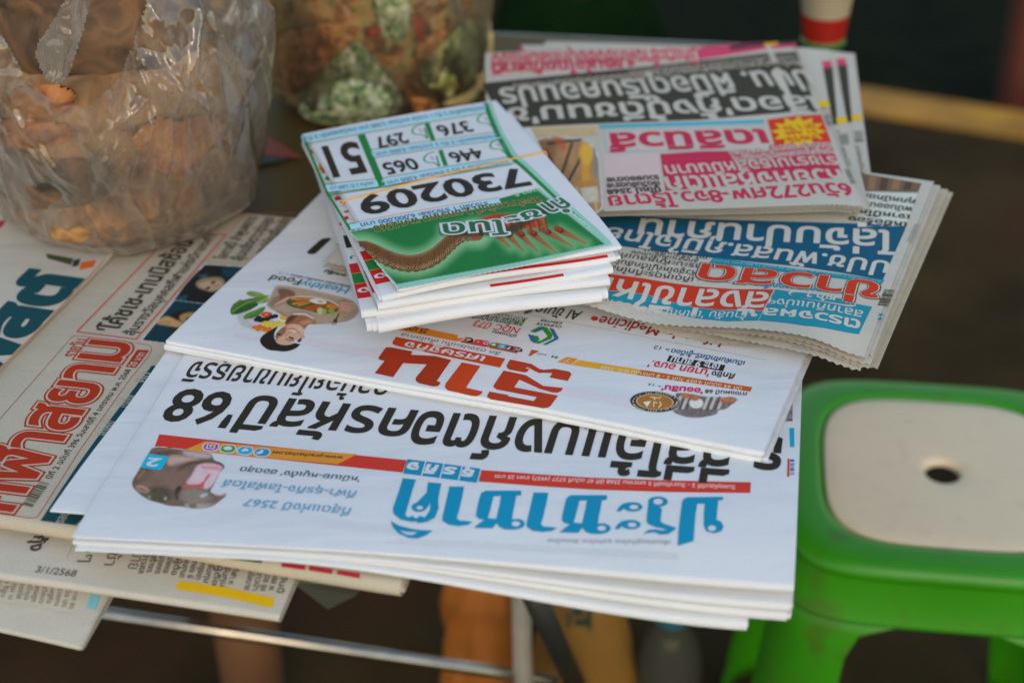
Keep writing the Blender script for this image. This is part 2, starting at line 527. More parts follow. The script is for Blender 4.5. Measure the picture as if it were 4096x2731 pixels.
# ------------------------------------------------------------------ folded newspapers
def bundle(name, pg, t, n, mat, root, seed=1, drop=0.0, jit=0.0012, nu=28, nv=14, wob=0.0004, back_open=0.003):
    """n sheets folded over the front edge, thickness t (metres or function of u/W); drop lowers the whole copy"""
    rr = np.random.RandomState(seed)
    tf = t if callable(t) else (lambda u: 0 * u + t)
    V = []; F = []; off = 0
    us = np.linspace(0, 1, nu + 1)
    for k in range(n):
        a = k / (2.0 * n); b = 1 - a
        e0, e1 = rr.normal(0, jit, 2) * (1 if k else 0.2); bk0, bk1 = rr.normal(0, back_open, 2); ins = k * 0.0005 + (abs(rr.normal(0, jit * .5)) if k else 0)
        ph = rr.rand() * 6
        rows = []
        U = us * (pg.W - e1 - e0) + e0
        th = tf(us); r = np.maximum(th * (b - a) / 2, 0.0002)
        for j in range(nv + 1):                                 # upper leaf, back to front
            v = (pg.D + bk0) + (r + ins - pg.D - bk0) * (j / nv) ** 0.8
            z = pg.ztop(U, v) - th * a - drop + np.minimum(wob, th / (2 * n) * .45) * (k > 0) * np.sin(us * 9 + ph)
            rows.append((U, v + 0 * U, z))
        zt = pg.ztop(U, r + ins) - th * a - drop
        for j in range(1, 8):
            f = math.pi / 2 - math.pi * j / 8
            rows.append((U, ins + r - r * math.cos(f), zt - r + r * math.sin(f)))
        for j in range(5):
            v = r + ins + (pg.D + bk1 - r - ins) * j / 4
            z = pg.ztop(U, v) - th * b - drop
            rows.append((U, v + 0 * U, z))
        for (u, v, z) in rows:
            xy = pg.O + u[:, None] * pg.ex + np.asarray(v)[:, None] * pg.ey
            V.append(np.concatenate([xy, z[:, None]], 1))
        R = len(rows); m = nu + 1
        for i in range(R - 1):
            for j in range(nu):
                q = off + i * m + j
                F.append((q, q + m, q + m + 1, q + 1))
        off += R * m
    return link_mesh(name, np.concatenate(V), F, mat, None, root)

def leaf_stack(name, pg, n, t, mat, root, seed=1, drop=0.0, saw=0.0016, nu=150, nv=16, spread=0.003, gap=None, front=None, jit=0.0015):
    """n loose leaves with a serrated front edge; gap(u,k) adds height between the leaves"""
    rr = np.random.RandomState(seed); V = []; F = []; off = 0
    us = np.linspace(0, 1, nu + 1)
    for k in range(n):
        e0, e1 = rr.normal(0, jit, 2) * (1 if k else 0); bk = rr.normal(0, 0.003)
        ins = (front(us, k) if front else 0 * us) + (rr.normal(0, spread) * 0.5 if k else 0)
        st = (np.arange(nu + 1) % 2) * saw + rr.rand(nu + 1) * saw * 0.5
        U = us * (pg.W - e1 - e0) + e0
        for j in range(nv + 1):
            w = (j / nv) ** 1.3
            v = (ins + st) * (1 - w) ** 2 + (pg.D + bk) * w
            z = pg.ztop(U, v) - k * t - drop + (gap(us, v, k) if gap else 0)
            xy = pg.O + U[:, None] * pg.ex + v[:, None] * pg.ey
            V.append(np.concatenate([xy, z[:, None]], 1))
        m = nu + 1
        for i in range(nv):
            for j in range(nu):
                q = off + i * m + j; F.append((q, q + 1, q + m + 1, q + m))
        off += (nv + 1) * m
    return link_mesh(name, np.concatenate(V), F, mat, None, root)

# ------------------------------------------------------------------ solids
def tube(bm, pts, r, seg=12, cap=True):
    pts = [Vector(p) for p in pts]; rings = []
    rs = r if isinstance(r, (list, tuple)) else [r] * len(pts)
    for i, p in enumerate(pts):
        d = (pts[min(i + 1, len(pts) - 1)] - pts[max(i - 1, 0)]).normalized()
        a = d.orthogonal().normalized() if i == 0 else (rings[-1][1] - d * rings[-1][1].dot(d)).normalized()
        b = d.cross(a)
        rings.append(([bm.verts.new(p + (a * math.cos(2 * math.pi * k / seg) + b * math.sin(2 * math.pi * k / seg)) * rs[i]) for k in range(seg)], a))
    for (A, _), (B, _) in zip(rings, rings[1:]):
        for k in range(seg): bm.faces.new((A[k], A[(k + 1) % seg], B[(k + 1) % seg], B[k]))
    if cap:
        bm.faces.new(rings[0][0][::-1]); bm.faces.new(rings[-1][0])

def lathe(bm, prof, center, seg=40, fn=None, cap=False):
    rings = []
    for (r, z) in prof:
        ring = []
        for k in range(seg):
            a = 2 * math.pi * k / seg
            p = Vector((r * math.cos(a), r * math.sin(a), z))
            if fn: p = fn(p, a, z, r)
            ring.append(bm.verts.new(p + Vector(center)))
        rings.append(ring)
    for A, B in zip(rings, rings[1:]):
        for k in range(seg): bm.faces.new((A[k], A[(k + 1) % seg], B[(k + 1) % seg], B[k]))
    if cap: bm.faces.new(rings[0][::-1]); bm.faces.new(rings[-1])
    return rings

def solid_mat(name, color, rough=0.5, metal=0.0, noise=0.08, scale=30, spec=0.5, bump=0.0, dirt=None):
    m, n, l, p = new_mat(name)
    tc = n.new('ShaderNodeTexCoord'); nz = n.new('ShaderNodeTexNoise')
    nz.inputs['Scale'].default_value = scale; nz.inputs['Detail'].default_value = 6
    l.new(tc.outputs['Object'], nz.inputs['Vector'])
    mr = n.new('ShaderNodeMapRange'); mr.inputs[1].default_value = 0.3; mr.inputs[2].default_value = 0.7
    mr.inputs[3].default_value = 1 - noise; mr.inputs[4].default_value = 1 + noise
    l.new(nz.outputs['Fac'], mr.inputs[0])
    vm = n.new('ShaderNodeVectorMath'); vm.operation = 'SCALE'; vm.inputs[0].default_value = tuple(color)[:3]
    l.new(mr.outputs[0], vm.inputs['Scale'])
    src = vm.outputs[0]
    if dirt:
        col, amt, sc = dirt
        n2 = n.new('ShaderNodeTexNoise'); n2.inputs['Scale'].default_value = sc; n2.inputs['Detail'].default_value = 8
        l.new(tc.outputs['Object'], n2.inputs['Vector'])
        m2 = n.new('ShaderNodeMapRange'); m2.inputs[1].default_value = 0.55; m2.inputs[2].default_value = 0.72; m2.inputs[4].default_value = amt
        l.new(n2.outputs['Fac'], m2.inputs[0])
        mx = n.new('ShaderNodeMixRGB'); mx.inputs[2].default_value = tuple(col) + (1,)
        l.new(m2.outputs[0], mx.inputs[0]); l.new(src, mx.inputs[1]); src = mx.outputs[0]
    l.new(src, p.inputs['Base Color'])
    p.inputs['Roughness'].default_value = rough; p.inputs['Metallic'].default_value = metal
    p.inputs['Specular IOR Level'].default_value = spec
    if bump:
        bp = n.new('ShaderNodeBump'); bp.inputs['Strength'].default_value = bump; bp.inputs['Distance'].default_value = 0.002
        l.new(nz.outputs['Fac'], bp.inputs['Height']); l.new(bp.outputs[0], p.inputs['Normal'])
    return m

def box(bm, x0, y0, z0, x1, y1, z1):
    v = [bm.verts.new(p) for p in ((x0, y0, z0), (x1, y0, z0), (x1, y1, z0), (x0, y1, z0), (x0, y0, z1), (x1, y0, z1), (x1, y1, z1), (x0, y1, z1))]
    for f in ((3, 2, 1, 0), (4, 5, 6, 7), (0, 1, 5, 4), (1, 2, 6, 5), (2, 3, 7, 6), (3, 0, 4, 7)): bm.faces.new([v[i] for i in f])
# ------------------------------------------------------------------ setting
GZ = -0.72
pave_m = solid_mat('pavement_tiles', (0.048, 0.030, 0.011), 0.85, noise=0.5, scale=4, spec=0.08, bump=0.3, dirt=((0.075, 0.026, 0.014), 0.7, 2.6))
road_m = solid_mat('dark_asphalt', (0.009, 0.012, 0.006), 0.95, noise=0.3, scale=12, spec=0.05, bump=0.4)
c0 = unp(3440, 455, GZ)[:2]; c1 = unp(4096, 560, GZ)[:2]
cd_ = (c1 - c0) / np.linalg.norm(c1 - c0); cn_ = np.array([-cd_[1], cd_[0]])
if cn_[1] < 0: cn_ = -cn_
def strip(name, o0, o1, z, m, kind='structure', z1=None):
    a = c0 - cd_ * 60; b = c0 + cd_ * 60
    P = [(*(a + cn_ * o0), z), (*(b + cn_ * o0), z), (*(b + cn_ * o1), z if z1 is None else z1), (*(a + cn_ * o1), z if z1 is None else z1)]
    f = [(0, 1, 2, 3)] if np.cross(np.subtract(P[1], P[0])[:2], np.subtract(P[2], P[0])[:2]) > 0 else [(3, 2, 1, 0)]
    return link_mesh(name, P, f, m, smooth=False, kind=kind)
strip('pavement', -60, 0.0, GZ, pave_m)
strip('road', 0.13, 80, GZ - 0.13, road_m)
def kerb():
    m1 = solid_mat('worn_yellow_paint', (0.44, 0.20, 0.015), 0.7, noise=0.35, scale=9, dirt=((0.08, 0.05, 0.02), 0.7, 6))
    a = c0 - cd_ * 60; b = c0 + cd_ * 60; V = []
    for p in (a, b):
        for o, z in ((0.0, GZ - 0.2), (0.0, GZ + 0.004), (0.115, GZ + 0.004), (0.13, GZ - 0.012), (0.13, GZ - 0.2)): V.append((*(p + cn_ * o), z))
    F = [(i, i + 1, i + 6, i + 5) for i in range(4)]
    link_mesh('kerb', V, F, m1, smooth=False, kind='structure')
kerb()

# ------------------------------------------------------------------ folding table
TA = unp(2000, 135, 0)[:2]; TB = unp(3187, 190, 0)[:2]
tx = (TB - TA) / np.linalg.norm(TB - TA); ty = np.array([-tx[1], tx[0]])
TR = TB                                               # far right corner
def tw(u, v, z): return (*(TR + tx * u + ty * v), z)
steel_m = solid_mat('brushed_steel_top', (0.11, 0.072, 0.024), 0.4, metal=0.0, spec=0.06, noise=0.12, scale=6, bump=0.02)
leg_m = solid_mat('satin_tube', (0.78, 0.72, 0.64), 0.34, metal=0.6, noise=0.15, scale=16)
chrome_m = solid_mat('chrome_tube', (0.52, 0.48, 0.42), 0.24, metal=1.0, noise=0.25, scale=16)
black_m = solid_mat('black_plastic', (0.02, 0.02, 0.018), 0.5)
table = empty('folding_table', (float(TR[0] - .4), float(TR[1] - .35), GZ), 'steel topped folding table with chrome legs under the newspapers', 'table')
TW, TD = 1.25, 0.70
def table_parts():
    bm = bmesh.new(); x0, x1, y0, y1 = -TW, 0.0, -TD, 0.0; nx, ny = 60, 36
    g = [[bm.verts.new(tw(x0 + (x1 - x0) * i / nx, y0 + (y1 - y0) * j / ny, 0.0012 * (float(fbm(i * .35, j * .35, 5)) - .5))) for i in range(nx + 1)] for j in range(ny + 1)]
    for j in range(ny):
        for i in range(nx): bm.faces.new((g[j][i], g[j][i + 1], g[j + 1][i + 1], g[j + 1][i]))
    bm_obj('tabletop', bm, steel_m, table)
    bm = bmesh.new()
    e = 0.006; tube(bm, [tw(x0, y0, -e), tw(x1 - .02, y0, -e), tw(x1, y0 + .02, -e), tw(x1, y1 - .02, -e), tw(x1 - .02, y1, -e), tw(x0, y1, -e), tw(x0, y0, -e)], 0.0065, 10, False)
    bm_obj('rim', bm, chrome_m, table)
    bm = bmesh.new()
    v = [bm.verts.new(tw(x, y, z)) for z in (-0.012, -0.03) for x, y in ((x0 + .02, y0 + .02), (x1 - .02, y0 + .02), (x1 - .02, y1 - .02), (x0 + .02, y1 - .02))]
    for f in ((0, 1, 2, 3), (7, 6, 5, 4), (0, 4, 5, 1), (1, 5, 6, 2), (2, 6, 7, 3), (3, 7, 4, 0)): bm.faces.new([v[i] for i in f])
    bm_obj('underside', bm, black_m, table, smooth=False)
    # lower rail and the legs
    a = unp(395, 2450, -.45); b = unp(2230, 2722, -.45); d = (b - a) / np.linalg.norm(b - a)
    bm = bmesh.new(); tube(bm, [a - d * .5, b], 0.0062, 12); bm_obj('stretcher', bm, chrome_m, table)
    L = unp(2092, 2700, -.455)
    bm = bmesh.new(); tube(bm, [(L[0], L[1] - .012, -.03), (L[0], L[1] - .012, GZ)], 0.009, 14); bm_obj('leg', bm, leg_m, table)
    n = np.array([-d[1], d[0], 0])
    for q in (L + n * .36, L - d * .95, L - d * .95 + n * .36):
        bm = bmesh.new(); tube(bm, [(q[0], q[1], -.03), (q[0], q[1], GZ)], 0.009, 14); bm_obj('leg', bm, leg_m, table)
    a = unp(2135, 2380, -.25); b = unp(2330, 2800, -.5)
    bm = bmesh.new(); tube(bm, [tuple(a), tuple(b)], 0.010, 10); bm_obj('brace', bm, black_m, table)
table_parts()

# ------------------------------------------------------------------ green stool
green_m = solid_mat('green_plastic', ink(45, 128, 6), 0.4, noise=0.10, scale=9, spec=0.45, dirt=((0.07, 0.09, 0.012), 0.7, 18))
cream_m = solid_mat('cream_plastic', ink(204, 193, 176), 0.5, noise=0.025, scale=14, spec=0.4, dirt=((0.42, 0.35, 0.26), 0.16, 60))
SZ = -0.27
S0 = unp(3772, 1878, SZ)
stool = empty('plastic_stool', (float(S0[0]), float(S0[1]), GZ), 'bright green plastic stool with cream seat panel beside the table', 'stool')
def stool_parts():
    rot = math.radians(-9); cr, sr = math.cos(rot), math.sin(rot)
    def sq(a, h, p):
        c, s = math.cos(a), math.sin(a); r = h / (abs(c) ** p + abs(s) ** p) ** (1 / p)
        return r * c, r * s
    def P(x, y, z): return (S0[0] + x * cr - y * sr, S0[1] + x * sr + y * cr, SZ + z)
    N = 144
    def rings(prof, name, m, parent, close=False):
        bm = bmesh.new(); R = []
        for (h, p, z) in prof:
            R.append([bm.verts.new(P(*sq(2 * math.pi * k / N, h, p), z)) for k in range(N)])
        for A, B in zip(R, R[1:]):
            for k in range(N): bm.faces.new((A[k], B[k], B[(k + 1) % N], A[(k + 1) % N]))
        bmesh.ops.recalc_face_normals(bm, faces=bm.faces)
        return bm_obj(name, bm, m, parent)
    H, HP = 0.1405, 0.108
    rings([(.0155, 2, -.0085), (.0155, 2, -.005), (.0165, 2, -.003), (.019, 2, -.0012), (.023, 2, -.0005), (.03, 2.2, 0), (.06, 2.8, .0003), (.09, 3.4, .0002), (HP - .004, 3.7, 0), (HP - .0022, 3.8, -.0008), (HP - .0016, 3.8, -.006)], 'seat_panel', cream_m, stool)
    rings([(HP - .0018, 3.8, -.006), (HP + .0004, 3.8, -.005), (HP + .0016, 3.8, .0006), (HP + .008, 3.9, .0014), (.128, 4.3, .001), (.136, 4.6, -.0005), (.1405, 4.8, -.004), (.1425, 4.9, -.009), (.1425, 4.9, -.013), (.1405, 4.9, -.0145), (.1405, 4.9, -.018), (.143, 5, -.03), (.146, 5, -.058), (.1475, 5, -.0605), (.1455, 5, -.0605), (.1395, 5, -.02), (.1375, 4.8, -.008), (HP, 3.8, -.007)], 'seat', green_m, stool)
    # corner legs: folded plates that taper and splay
    for q in range(4):
        bm = bmesh.new(); cols = []
        for i in range(-26, 27):
            f = i / 26.0
            col = []
            for j in range(17):
                w = j / 16.0; z = -.05 - w * (.45 - .05)
                half = math.radians(28) * max(1 - w * 9, 0) ** 3 + math.radians(16.0 - 5.0 * w)   # wide rounded shoulder, slim foot
                half = min(half, math.radians(44))
                a = math.pi / 4 + q * math.pi / 2 + f * half
                x, y = sq(a, .1405 + .045 * w - .002 + .004 * (w > 0), 5.0)
                col.append(bm.verts.new(P(x, y, z)))
            cols.append(col)
        for A, B in zip(cols, cols[1:]):
            for j in range(16): bm.faces.new((A[j], A[j + 1], B[j + 1], B[j]))
        bmesh.ops.recalc_face_normals(bm, faces=bm.faces)
        o = bm_obj('leg', bm, green_m, stool)
        md = o.modifiers.new('wall', 'SOLIDIFY'); md.thickness = 0.004; md.offset = 0
    for s in range(2):
        bm = bmesh.new()
        y = (.17 if s else -.17)
    return
stool_parts()

# ------------------------------------------------------------------ things under and behind the table
def lump(name, base, h, r, mat, label, cat, seed=1, squash=0.7, lean=(0, 0), amp=0.3, group=None, ang=0.0, top=0.35):
    bm = bmesh.new(); base = Vector(base)
    prof = [(0.001, 0)] + [(r * math.sin(math.pi * (0.18 + 0.62 * t)) ** 0.7 * (1 - (1 - top) * t ** 3), h * t) for t in [i / 16 for i in range(17)]] + [(0.001, h)]
    ca, sa = math.cos(ang), math.sin(ang)
    def fn(p, a, z, rr):
        k = 1 + amp * (2 * float(fbm(math.cos(a) * 1.7 + 5, math.sin(a) * 1.7 + z / r * .9 + 5, seed)) - 1) + .4 * amp * abs(2 * float(fbm(math.cos(a) * 5 + 9, math.sin(a) * 5 + z / r, seed + 3)) - 1)
        x, y = p.x * k, p.y * k * squash
        return Vector((x * ca - y * sa + lean[0] * z, x * sa + y * ca + lean[1] * z, z))
    lathe(bm, prof, base, 44, fn)
    bmesh.ops.recalc_face_normals(bm, faces=bm.faces)
    o = bm_obj(name, bm, mat); tag(o, label, cat, group); return o

def under_things():
    q = unp(1930, 2440, -.45)
    lump('paper_bag', (q[0], q[1] + .02, GZ), .31, .05, solid_mat('orange_bag', ink(140, 84, 30), .6, noise=.25, scale=12, bump=.4), 'crumpled orange bag standing behind the chrome table leg', 'bag', 4, .8, amp=.35, top=.8)
    q = unp(2345, 2440, -.42)
    bag = empty('carrier_bag', (q[0], q[1], GZ), 'ochre carrier bag with dark green marks under the table', 'bag')
    bm_ = lump('bag_body', (q[0], q[1], GZ), .33, .052, solid_mat('ochre_bag', ink(116, 86, 36), .6, noise=.15, scale=12, bump=.3), '', '', 9, .6, amp=.2, top=.9)
    del bm_['label']; del bm_['category']; attach(bm_, bag)
    dk = solid_mat('dark_green_print', (0.02, 0.05, 0.03), .7)
    bm = bmesh.new()
    for (x, y, w, h) in ((2290, 2430, 40, 40), (2350, 2440, 18, 100), (2300, 2490, 50, 16), (2270, 2460, 14, 60)):
        d = at_depth(x, y, 1.0) - CAMP
        t = (np.linalg.norm(q[:2]) - .042) / np.linalg.norm(d[:2])
        c = CAMP + d * t; s = t / FPX
        v = [bm.verts.new(c + _R * (a * w * s) - Vector((0, 0, 1)) * (b * h * s * 1.1) if False else Vector(c + _R * (a * w * s) + np.array([0, 0, -b * h * s * 1.1]))) for a, b in ((0, 0), (1, 0), (1, 1), (0, 1))]
        f = bm.faces.new(v[::-1])
    r = bmesh.ops.extrude_face_region(bm, geom=bm.faces[:])
    for v in r['geom']:
        if isinstance(v, bmesh.types.BMVert): v.co.y += .004
    bm_obj('printed_mark', bm, dk, bag, smooth=False)
    # water bottle
    q = unp(2690, 2395, -.40)
    bo = empty('water_bottle', (q[0], q[1], GZ), 'clear ribbed water bottle with blue cap near the green stool', 'bottle')
    m, n, l, p = new_mat('clear_plastic')
    p.inputs['Base Color'].default_value = (.10, .10, .085, 1); p.inputs['Roughness'].default_value = .12
    p.inputs['Transmission Weight'].default_value = .0; p.inputs['Alpha'].default_value = .35
    bm = bmesh.new(); R = .032
    prof = [(.001, 0), (R * .9, 0), (R, .008)] + [(R - (.002 if i % 2 else 0), .015 + i * .0075) for i in range(26)] + [(R, .225), (R * .97, .245), (R * .85, .265), (R * .6, .282), (.0145, .292), (.0145, .318)]
    lathe(bm, prof, (q[0], q[1], GZ), 36); bm_obj('bottle_body', bm, m, bo)
    bm = bmesh.new(); lathe(bm, [(.0165, .296), (.0168, .30), (.0165, .301), (.0158, .319), (.013, .322), (.001, .322)], (q[0], q[1], GZ), 28)
    bm_obj('cap', bm, solid_mat('blue_cap', (.012, .12, .16), .4), bo)
    # brown upright
    q = unp(960, 2520, -.5)
    bm = bmesh.new(); tube(bm, [(q[0] - .005, q[1] + .03, GZ), (q[0], q[1] + .03, -.5), (q[0] + .004, q[1] + .03, -.1)], [.03, .035, .038], 20)
    tag(bm_obj('wooden_post', bm, solid_mat('brown_wood', (.14, .065, .03), .6, noise=.3, scale=7)), 'thick brown upright post in the dark under the table', 'post')
    # grey card
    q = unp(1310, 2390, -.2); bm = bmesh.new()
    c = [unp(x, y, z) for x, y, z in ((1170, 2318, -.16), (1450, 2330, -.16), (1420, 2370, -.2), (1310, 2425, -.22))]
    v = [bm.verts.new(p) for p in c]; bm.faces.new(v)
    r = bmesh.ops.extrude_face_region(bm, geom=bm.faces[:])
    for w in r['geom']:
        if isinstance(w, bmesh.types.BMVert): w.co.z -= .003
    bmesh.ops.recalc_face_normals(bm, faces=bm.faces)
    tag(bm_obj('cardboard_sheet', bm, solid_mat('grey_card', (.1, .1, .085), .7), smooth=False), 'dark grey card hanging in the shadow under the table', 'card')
    # cup at the far corner
    q = unp(3290, 178, 0)
    q = CAMP + (q - CAMP) * 1.0
    cup = empty('paper_cup', (q[0], q[1], 0), 'white and red cup behind the pink tabloids', 'cup')
    bm = bmesh.new(); lathe(bm, [(.001, .007), (.0195, .007), (.0205, .008), (.0265, .062), (.0275, .0625), (.0272, .064), (.0258, .064), (.0196, .009)], (q[0], q[1], 0), 36); bm_obj('cup_wall', bm, solid_mat('white_cup', ink(200, 190, 175), .5), cup)
    bm = bmesh.new(); lathe(bm, [(.0207, .0085), (.0240, .034)], (q[0], q[1], 0), 36); bm_obj('red_band', bm, solid_mat('red_print', ink(150, 26, 16), .5), cup)
    bm = bmesh.new(); lathe(bm, [(.001, .0065), (.0215, .0065), (.0225, .004), (.0215, .001), (.001, .001)], (q[0], q[1], 0), 36); bm_obj('coaster', bm, solid_mat('green_coaster', ink(44, 100, 26), .5), cup)
    # coloured sack behind the table
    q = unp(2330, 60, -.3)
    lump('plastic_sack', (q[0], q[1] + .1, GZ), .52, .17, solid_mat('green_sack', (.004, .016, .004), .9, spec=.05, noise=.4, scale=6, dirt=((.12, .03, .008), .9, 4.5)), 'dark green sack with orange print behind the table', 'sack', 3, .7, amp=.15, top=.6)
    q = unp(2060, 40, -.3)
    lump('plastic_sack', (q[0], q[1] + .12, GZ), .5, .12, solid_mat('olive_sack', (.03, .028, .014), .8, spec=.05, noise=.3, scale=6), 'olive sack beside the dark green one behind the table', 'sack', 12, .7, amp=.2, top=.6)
    q = unp(4090, 270, GZ)
    bm = bmesh.new(); box(bm, q[0] - .03, q[1] - .03, GZ - .13, q[0] + .05, q[1] + .05, .25)
    bmesh.ops.bevel(bm, geom=bm.edges[:], offset=.006, segments=2, affect='EDGES')
    tag(bm_obj('roadside_post', bm, solid_mat('dark_red_paint', (.11, .022, .012), .6), smooth=False), 'dark red post far off by the road', 'post')
    # printed leaflet on the steel top
    P = [unp(x, y, .0012) for x, y in ((940, 560), (1120, 545), (1250, 640), (960, 640))]
    b = [unp(x, y, .0018) for x, y in ((980, 545), (1060, 575), (1200, 640), (980, 660))]
leaf = None
under_things()
# ------------------------------------------------------------------ newspapers: bodies
white_m = paper_mat((.80, .80, .80), name='white_newsprint', fibre=.035, big=.03)
cream_p = paper_mat(ink(176, 172, 163), name='cream_newsprint', fibre=.08, big=.05)
grey_p = paper_mat(ink(182, 181, 179), name='grey_newsprint', fibre=.06, big=.05)
tan_p = paper_mat(ink(178, 173, 162), name='tan_newsprint', fibre=.10, big=.06)

def thing_page(name, pg, label, cat='newspaper', group=None, z=None):
    c = pg.center()
    return empty(name, (float(c[0]), float(c[1]), float(c[2]) if z is None else z), label, cat, group)

# --- lowest: the two sheets that hang out at the lower left
def z_l3(u, v, W, D): return -.022 * np.exp(-v / .06) + .002 * np.sin(u * 14)
pg_l3 = Page((-420, 2430), (320, 2600), -.001, .26, z_l3, .012)
# the corner hangs lower, so aim the corner pixel again at that height
a = unp(320, 2600, -.023)[:2]; b = unp(-420, 2430, -.023)[:2]
pg_l3.ex = (a - b) / np.linalg.norm(a - b); pg_l3.ey = np.array([-pg_l3.ex[1], pg_l3.ex[0]]); pg_l3.O = b; pg_l3.W = float(np.linalg.norm(a - b))
r_l3 = thing_page('newspaper', pg_l3, 'newspaper with rows of tiny print hanging lowest at the lower left', z=0)
bundle('pages', pg_l3, .004, 3, grey_p, r_l3, 31, nu=20)

def z_l2(u, v, W, D): return -.006 * np.exp(-v / .05) + .0015 * np.sin(u * 11 + 1)
pg_l2 = Page((-420, 2220), (1112, 2432), .008, .27, z_l2, .012)
r_l2 = thing_page('newspaper', pg_l2, 'newspaper with yellow bar and sideways text under the cream tabloid', z=0)
bundle('pages', pg_l2, .006, 4, grey_p, r_l2, 32, nu=24)

# --- cream tabloid, turned a quarter
def z_b(u, v, W, D): return .0010 * np.sin(u * 13) * np.sin(v * 9 + 1) - .0035 * sstep(.55, 1.0, u / W) * np.exp(-v / .05)
pg_b = Page((-1000, 1924), (1594, 2322), .022, .385, z_b, .014)
r_b = thing_page('newspaper', pg_b, 'cream tabloid with red outlined masthead turned sideways under the food bag', z=0)
bundle('pages', pg_b, .011, 5, cream_p, r_b, 33)

# --- white paper with teal letters, under the big bag
def z_p(u, v, W, D): return 0.0008 * np.sin(u * 20) * np.sin(v * 12)
q0 = unp(-60, 1530, .026)[:2]; q1 = unp(415, 1050, .026)[:2]
pg_p = Page((0, 1479), (100, 1479), .026, .30, z_p, .014)
e = (q1 - q0) / np.linalg.norm(q1 - q0)
pg_p.O = q0 - np.array([-e[1], e[0]]) * 0 - e * .02; pg_p.ex = e; pg_p.ey = np.array([-e[1], e[0]]); pg_p.W = .26; pg_p.D = .30
r_p = thing_page('newspaper', pg_p, 'white newspaper with big teal letters at the left edge', z=0)
bundle('pages', pg_p, .0035, 2, grey_p, r_p, 34)

# --- white business papers with the blue masthead, five copies
def t1(u): return .0016 + .0052 * sstep(.25, 1.0, u)
def z_1(u, v, W, D):
    x = np.clip(u / W, 0, 1)
    return .0012 * np.sin(u * 10 + .5) * np.exp(-v / .15) - (.0055 * sstep(.35, 1.0, x)) * np.exp(-(v / .022) ** 1.3) + .003 * sstep(.1, .6, x) * np.exp(-((v - .06) / .05) ** 2) + .0008 * np.sin(v * 40 + u * 6)
g1 = 'copies of the blue masthead paper'
pg_1 = Page((300, 2150), (3178, 2318), .0335, .30, z_1, .012).skew(-3.6)
r_1 = thing_page('newspaper', pg_1, 'top white newspaper with blue masthead and red stripe at the front', group=g1, z=.02)
bundle('pages', pg_1, t1, 5, white_m, r_1, 1, jit=.0008, wob=.0005)
off = [(-.024, .024, -.05), (-.001, -.001, .001), (-.002, .000, -.002), (.000, -.0035, 0)]
lab = ['white newspaper second in the blue masthead pile, poking out left', 'white newspaper third from top of the blue masthead pile', 'white newspaper fourth from top of the blue masthead pile', 'bottom white newspaper of the blue masthead pile, shifted left at its right corner']
for i, (du, dv, ro) in enumerate(off):
    def zz(u, v, W, D, i=i): return z_1(u, v, W, D) - (i + 1) * t1(np.clip(u / W, 0, 1))
    p = Page((300, 2150), (3178, 2318), .0335, .30 if i else .285, zz, .012)
    p.O = p.O + p.ex * du + p.ey * dv
    if i == 3: p.W -= .024
    if i == 0:
        p.W, p.D = .2, .2; p.zf = lambda u, v, W, D: z_1(u, v, .41, D) - t1(np.clip(u / .41, 0, 1)) - .0003
    c, s_ = math.cos(ro), math.sin(ro); p.ex = np.array([p.ex[0] * c - p.ex[1] * s_, p.ex[0] * s_ + p.ex[1] * c]); p.ey = np.array([-p.ex[1], p.ex[0]]); p.skew(-3.6)
    r = thing_page('newspaper', p, lab[i], group=g1, z=.01)
    bundle('pages', p, t1 if i else .0015, 5, white_m, r, 40 + i, jit=.0011, wob=.0005)

# --- white papers with the red brown masthead
def t2(u): return .0028 + .002 * u
def z_2(u, v, W, D):
    x = np.clip(u / W, 0, 1)
    return .0015 * np.sin(u * 9 + 2) - (.0035 * sstep(.55, 1, x)) * np.exp(-(v / .03) ** 1.4) + .0006 * np.sin(v * 30 + u * 8) + .004 * sstep(.2, .8, x)
g2 = 'copies of the red masthead paper'
pg_2 = Page((668, 1372), (3052, 1808), .0425, .29, z_2, .012).skew(-3.5)
r_2 = thing_page('newspaper', pg_2, 'top white newspaper with red brown masthead and plate of food photo', group=g2, z=.035)
bundle('pages', pg_2, t2, 5, white_m, r_2, 2, jit=.0012)
lab = ['white newspaper right under the red brown masthead copy', 'bottom white newspaper of the red brown masthead pile']
for i, (du, dv, ro) in enumerate([(-.001, -.001, .002), (-.003, .0005, .012)]):
    def zz(u, v, W, D, i=i): return z_2(u, v, W, D) - (i + 1) * t2(np.clip(u / W, 0, 1))
    p = Page((668, 1372), (3052, 1808), .0425, .29, zz, .012)
    p.O = p.O + p.ex * du + p.ey * dv
    c, s_ = math.cos(ro), math.sin(ro); p.ex = np.array([p.ex[0] * c - p.ex[1] * s_, p.ex[0] * s_ + p.ex[1] * c]); p.ey = np.array([-p.ex[1], p.ex[0]]); p.skew(-3.5)
    r = thing_page('newspaper', p, lab[i], group=g2, z=.035)
    bundle('pages', p, t2, 5, white_m, r, 50 + i, jit=.0016)

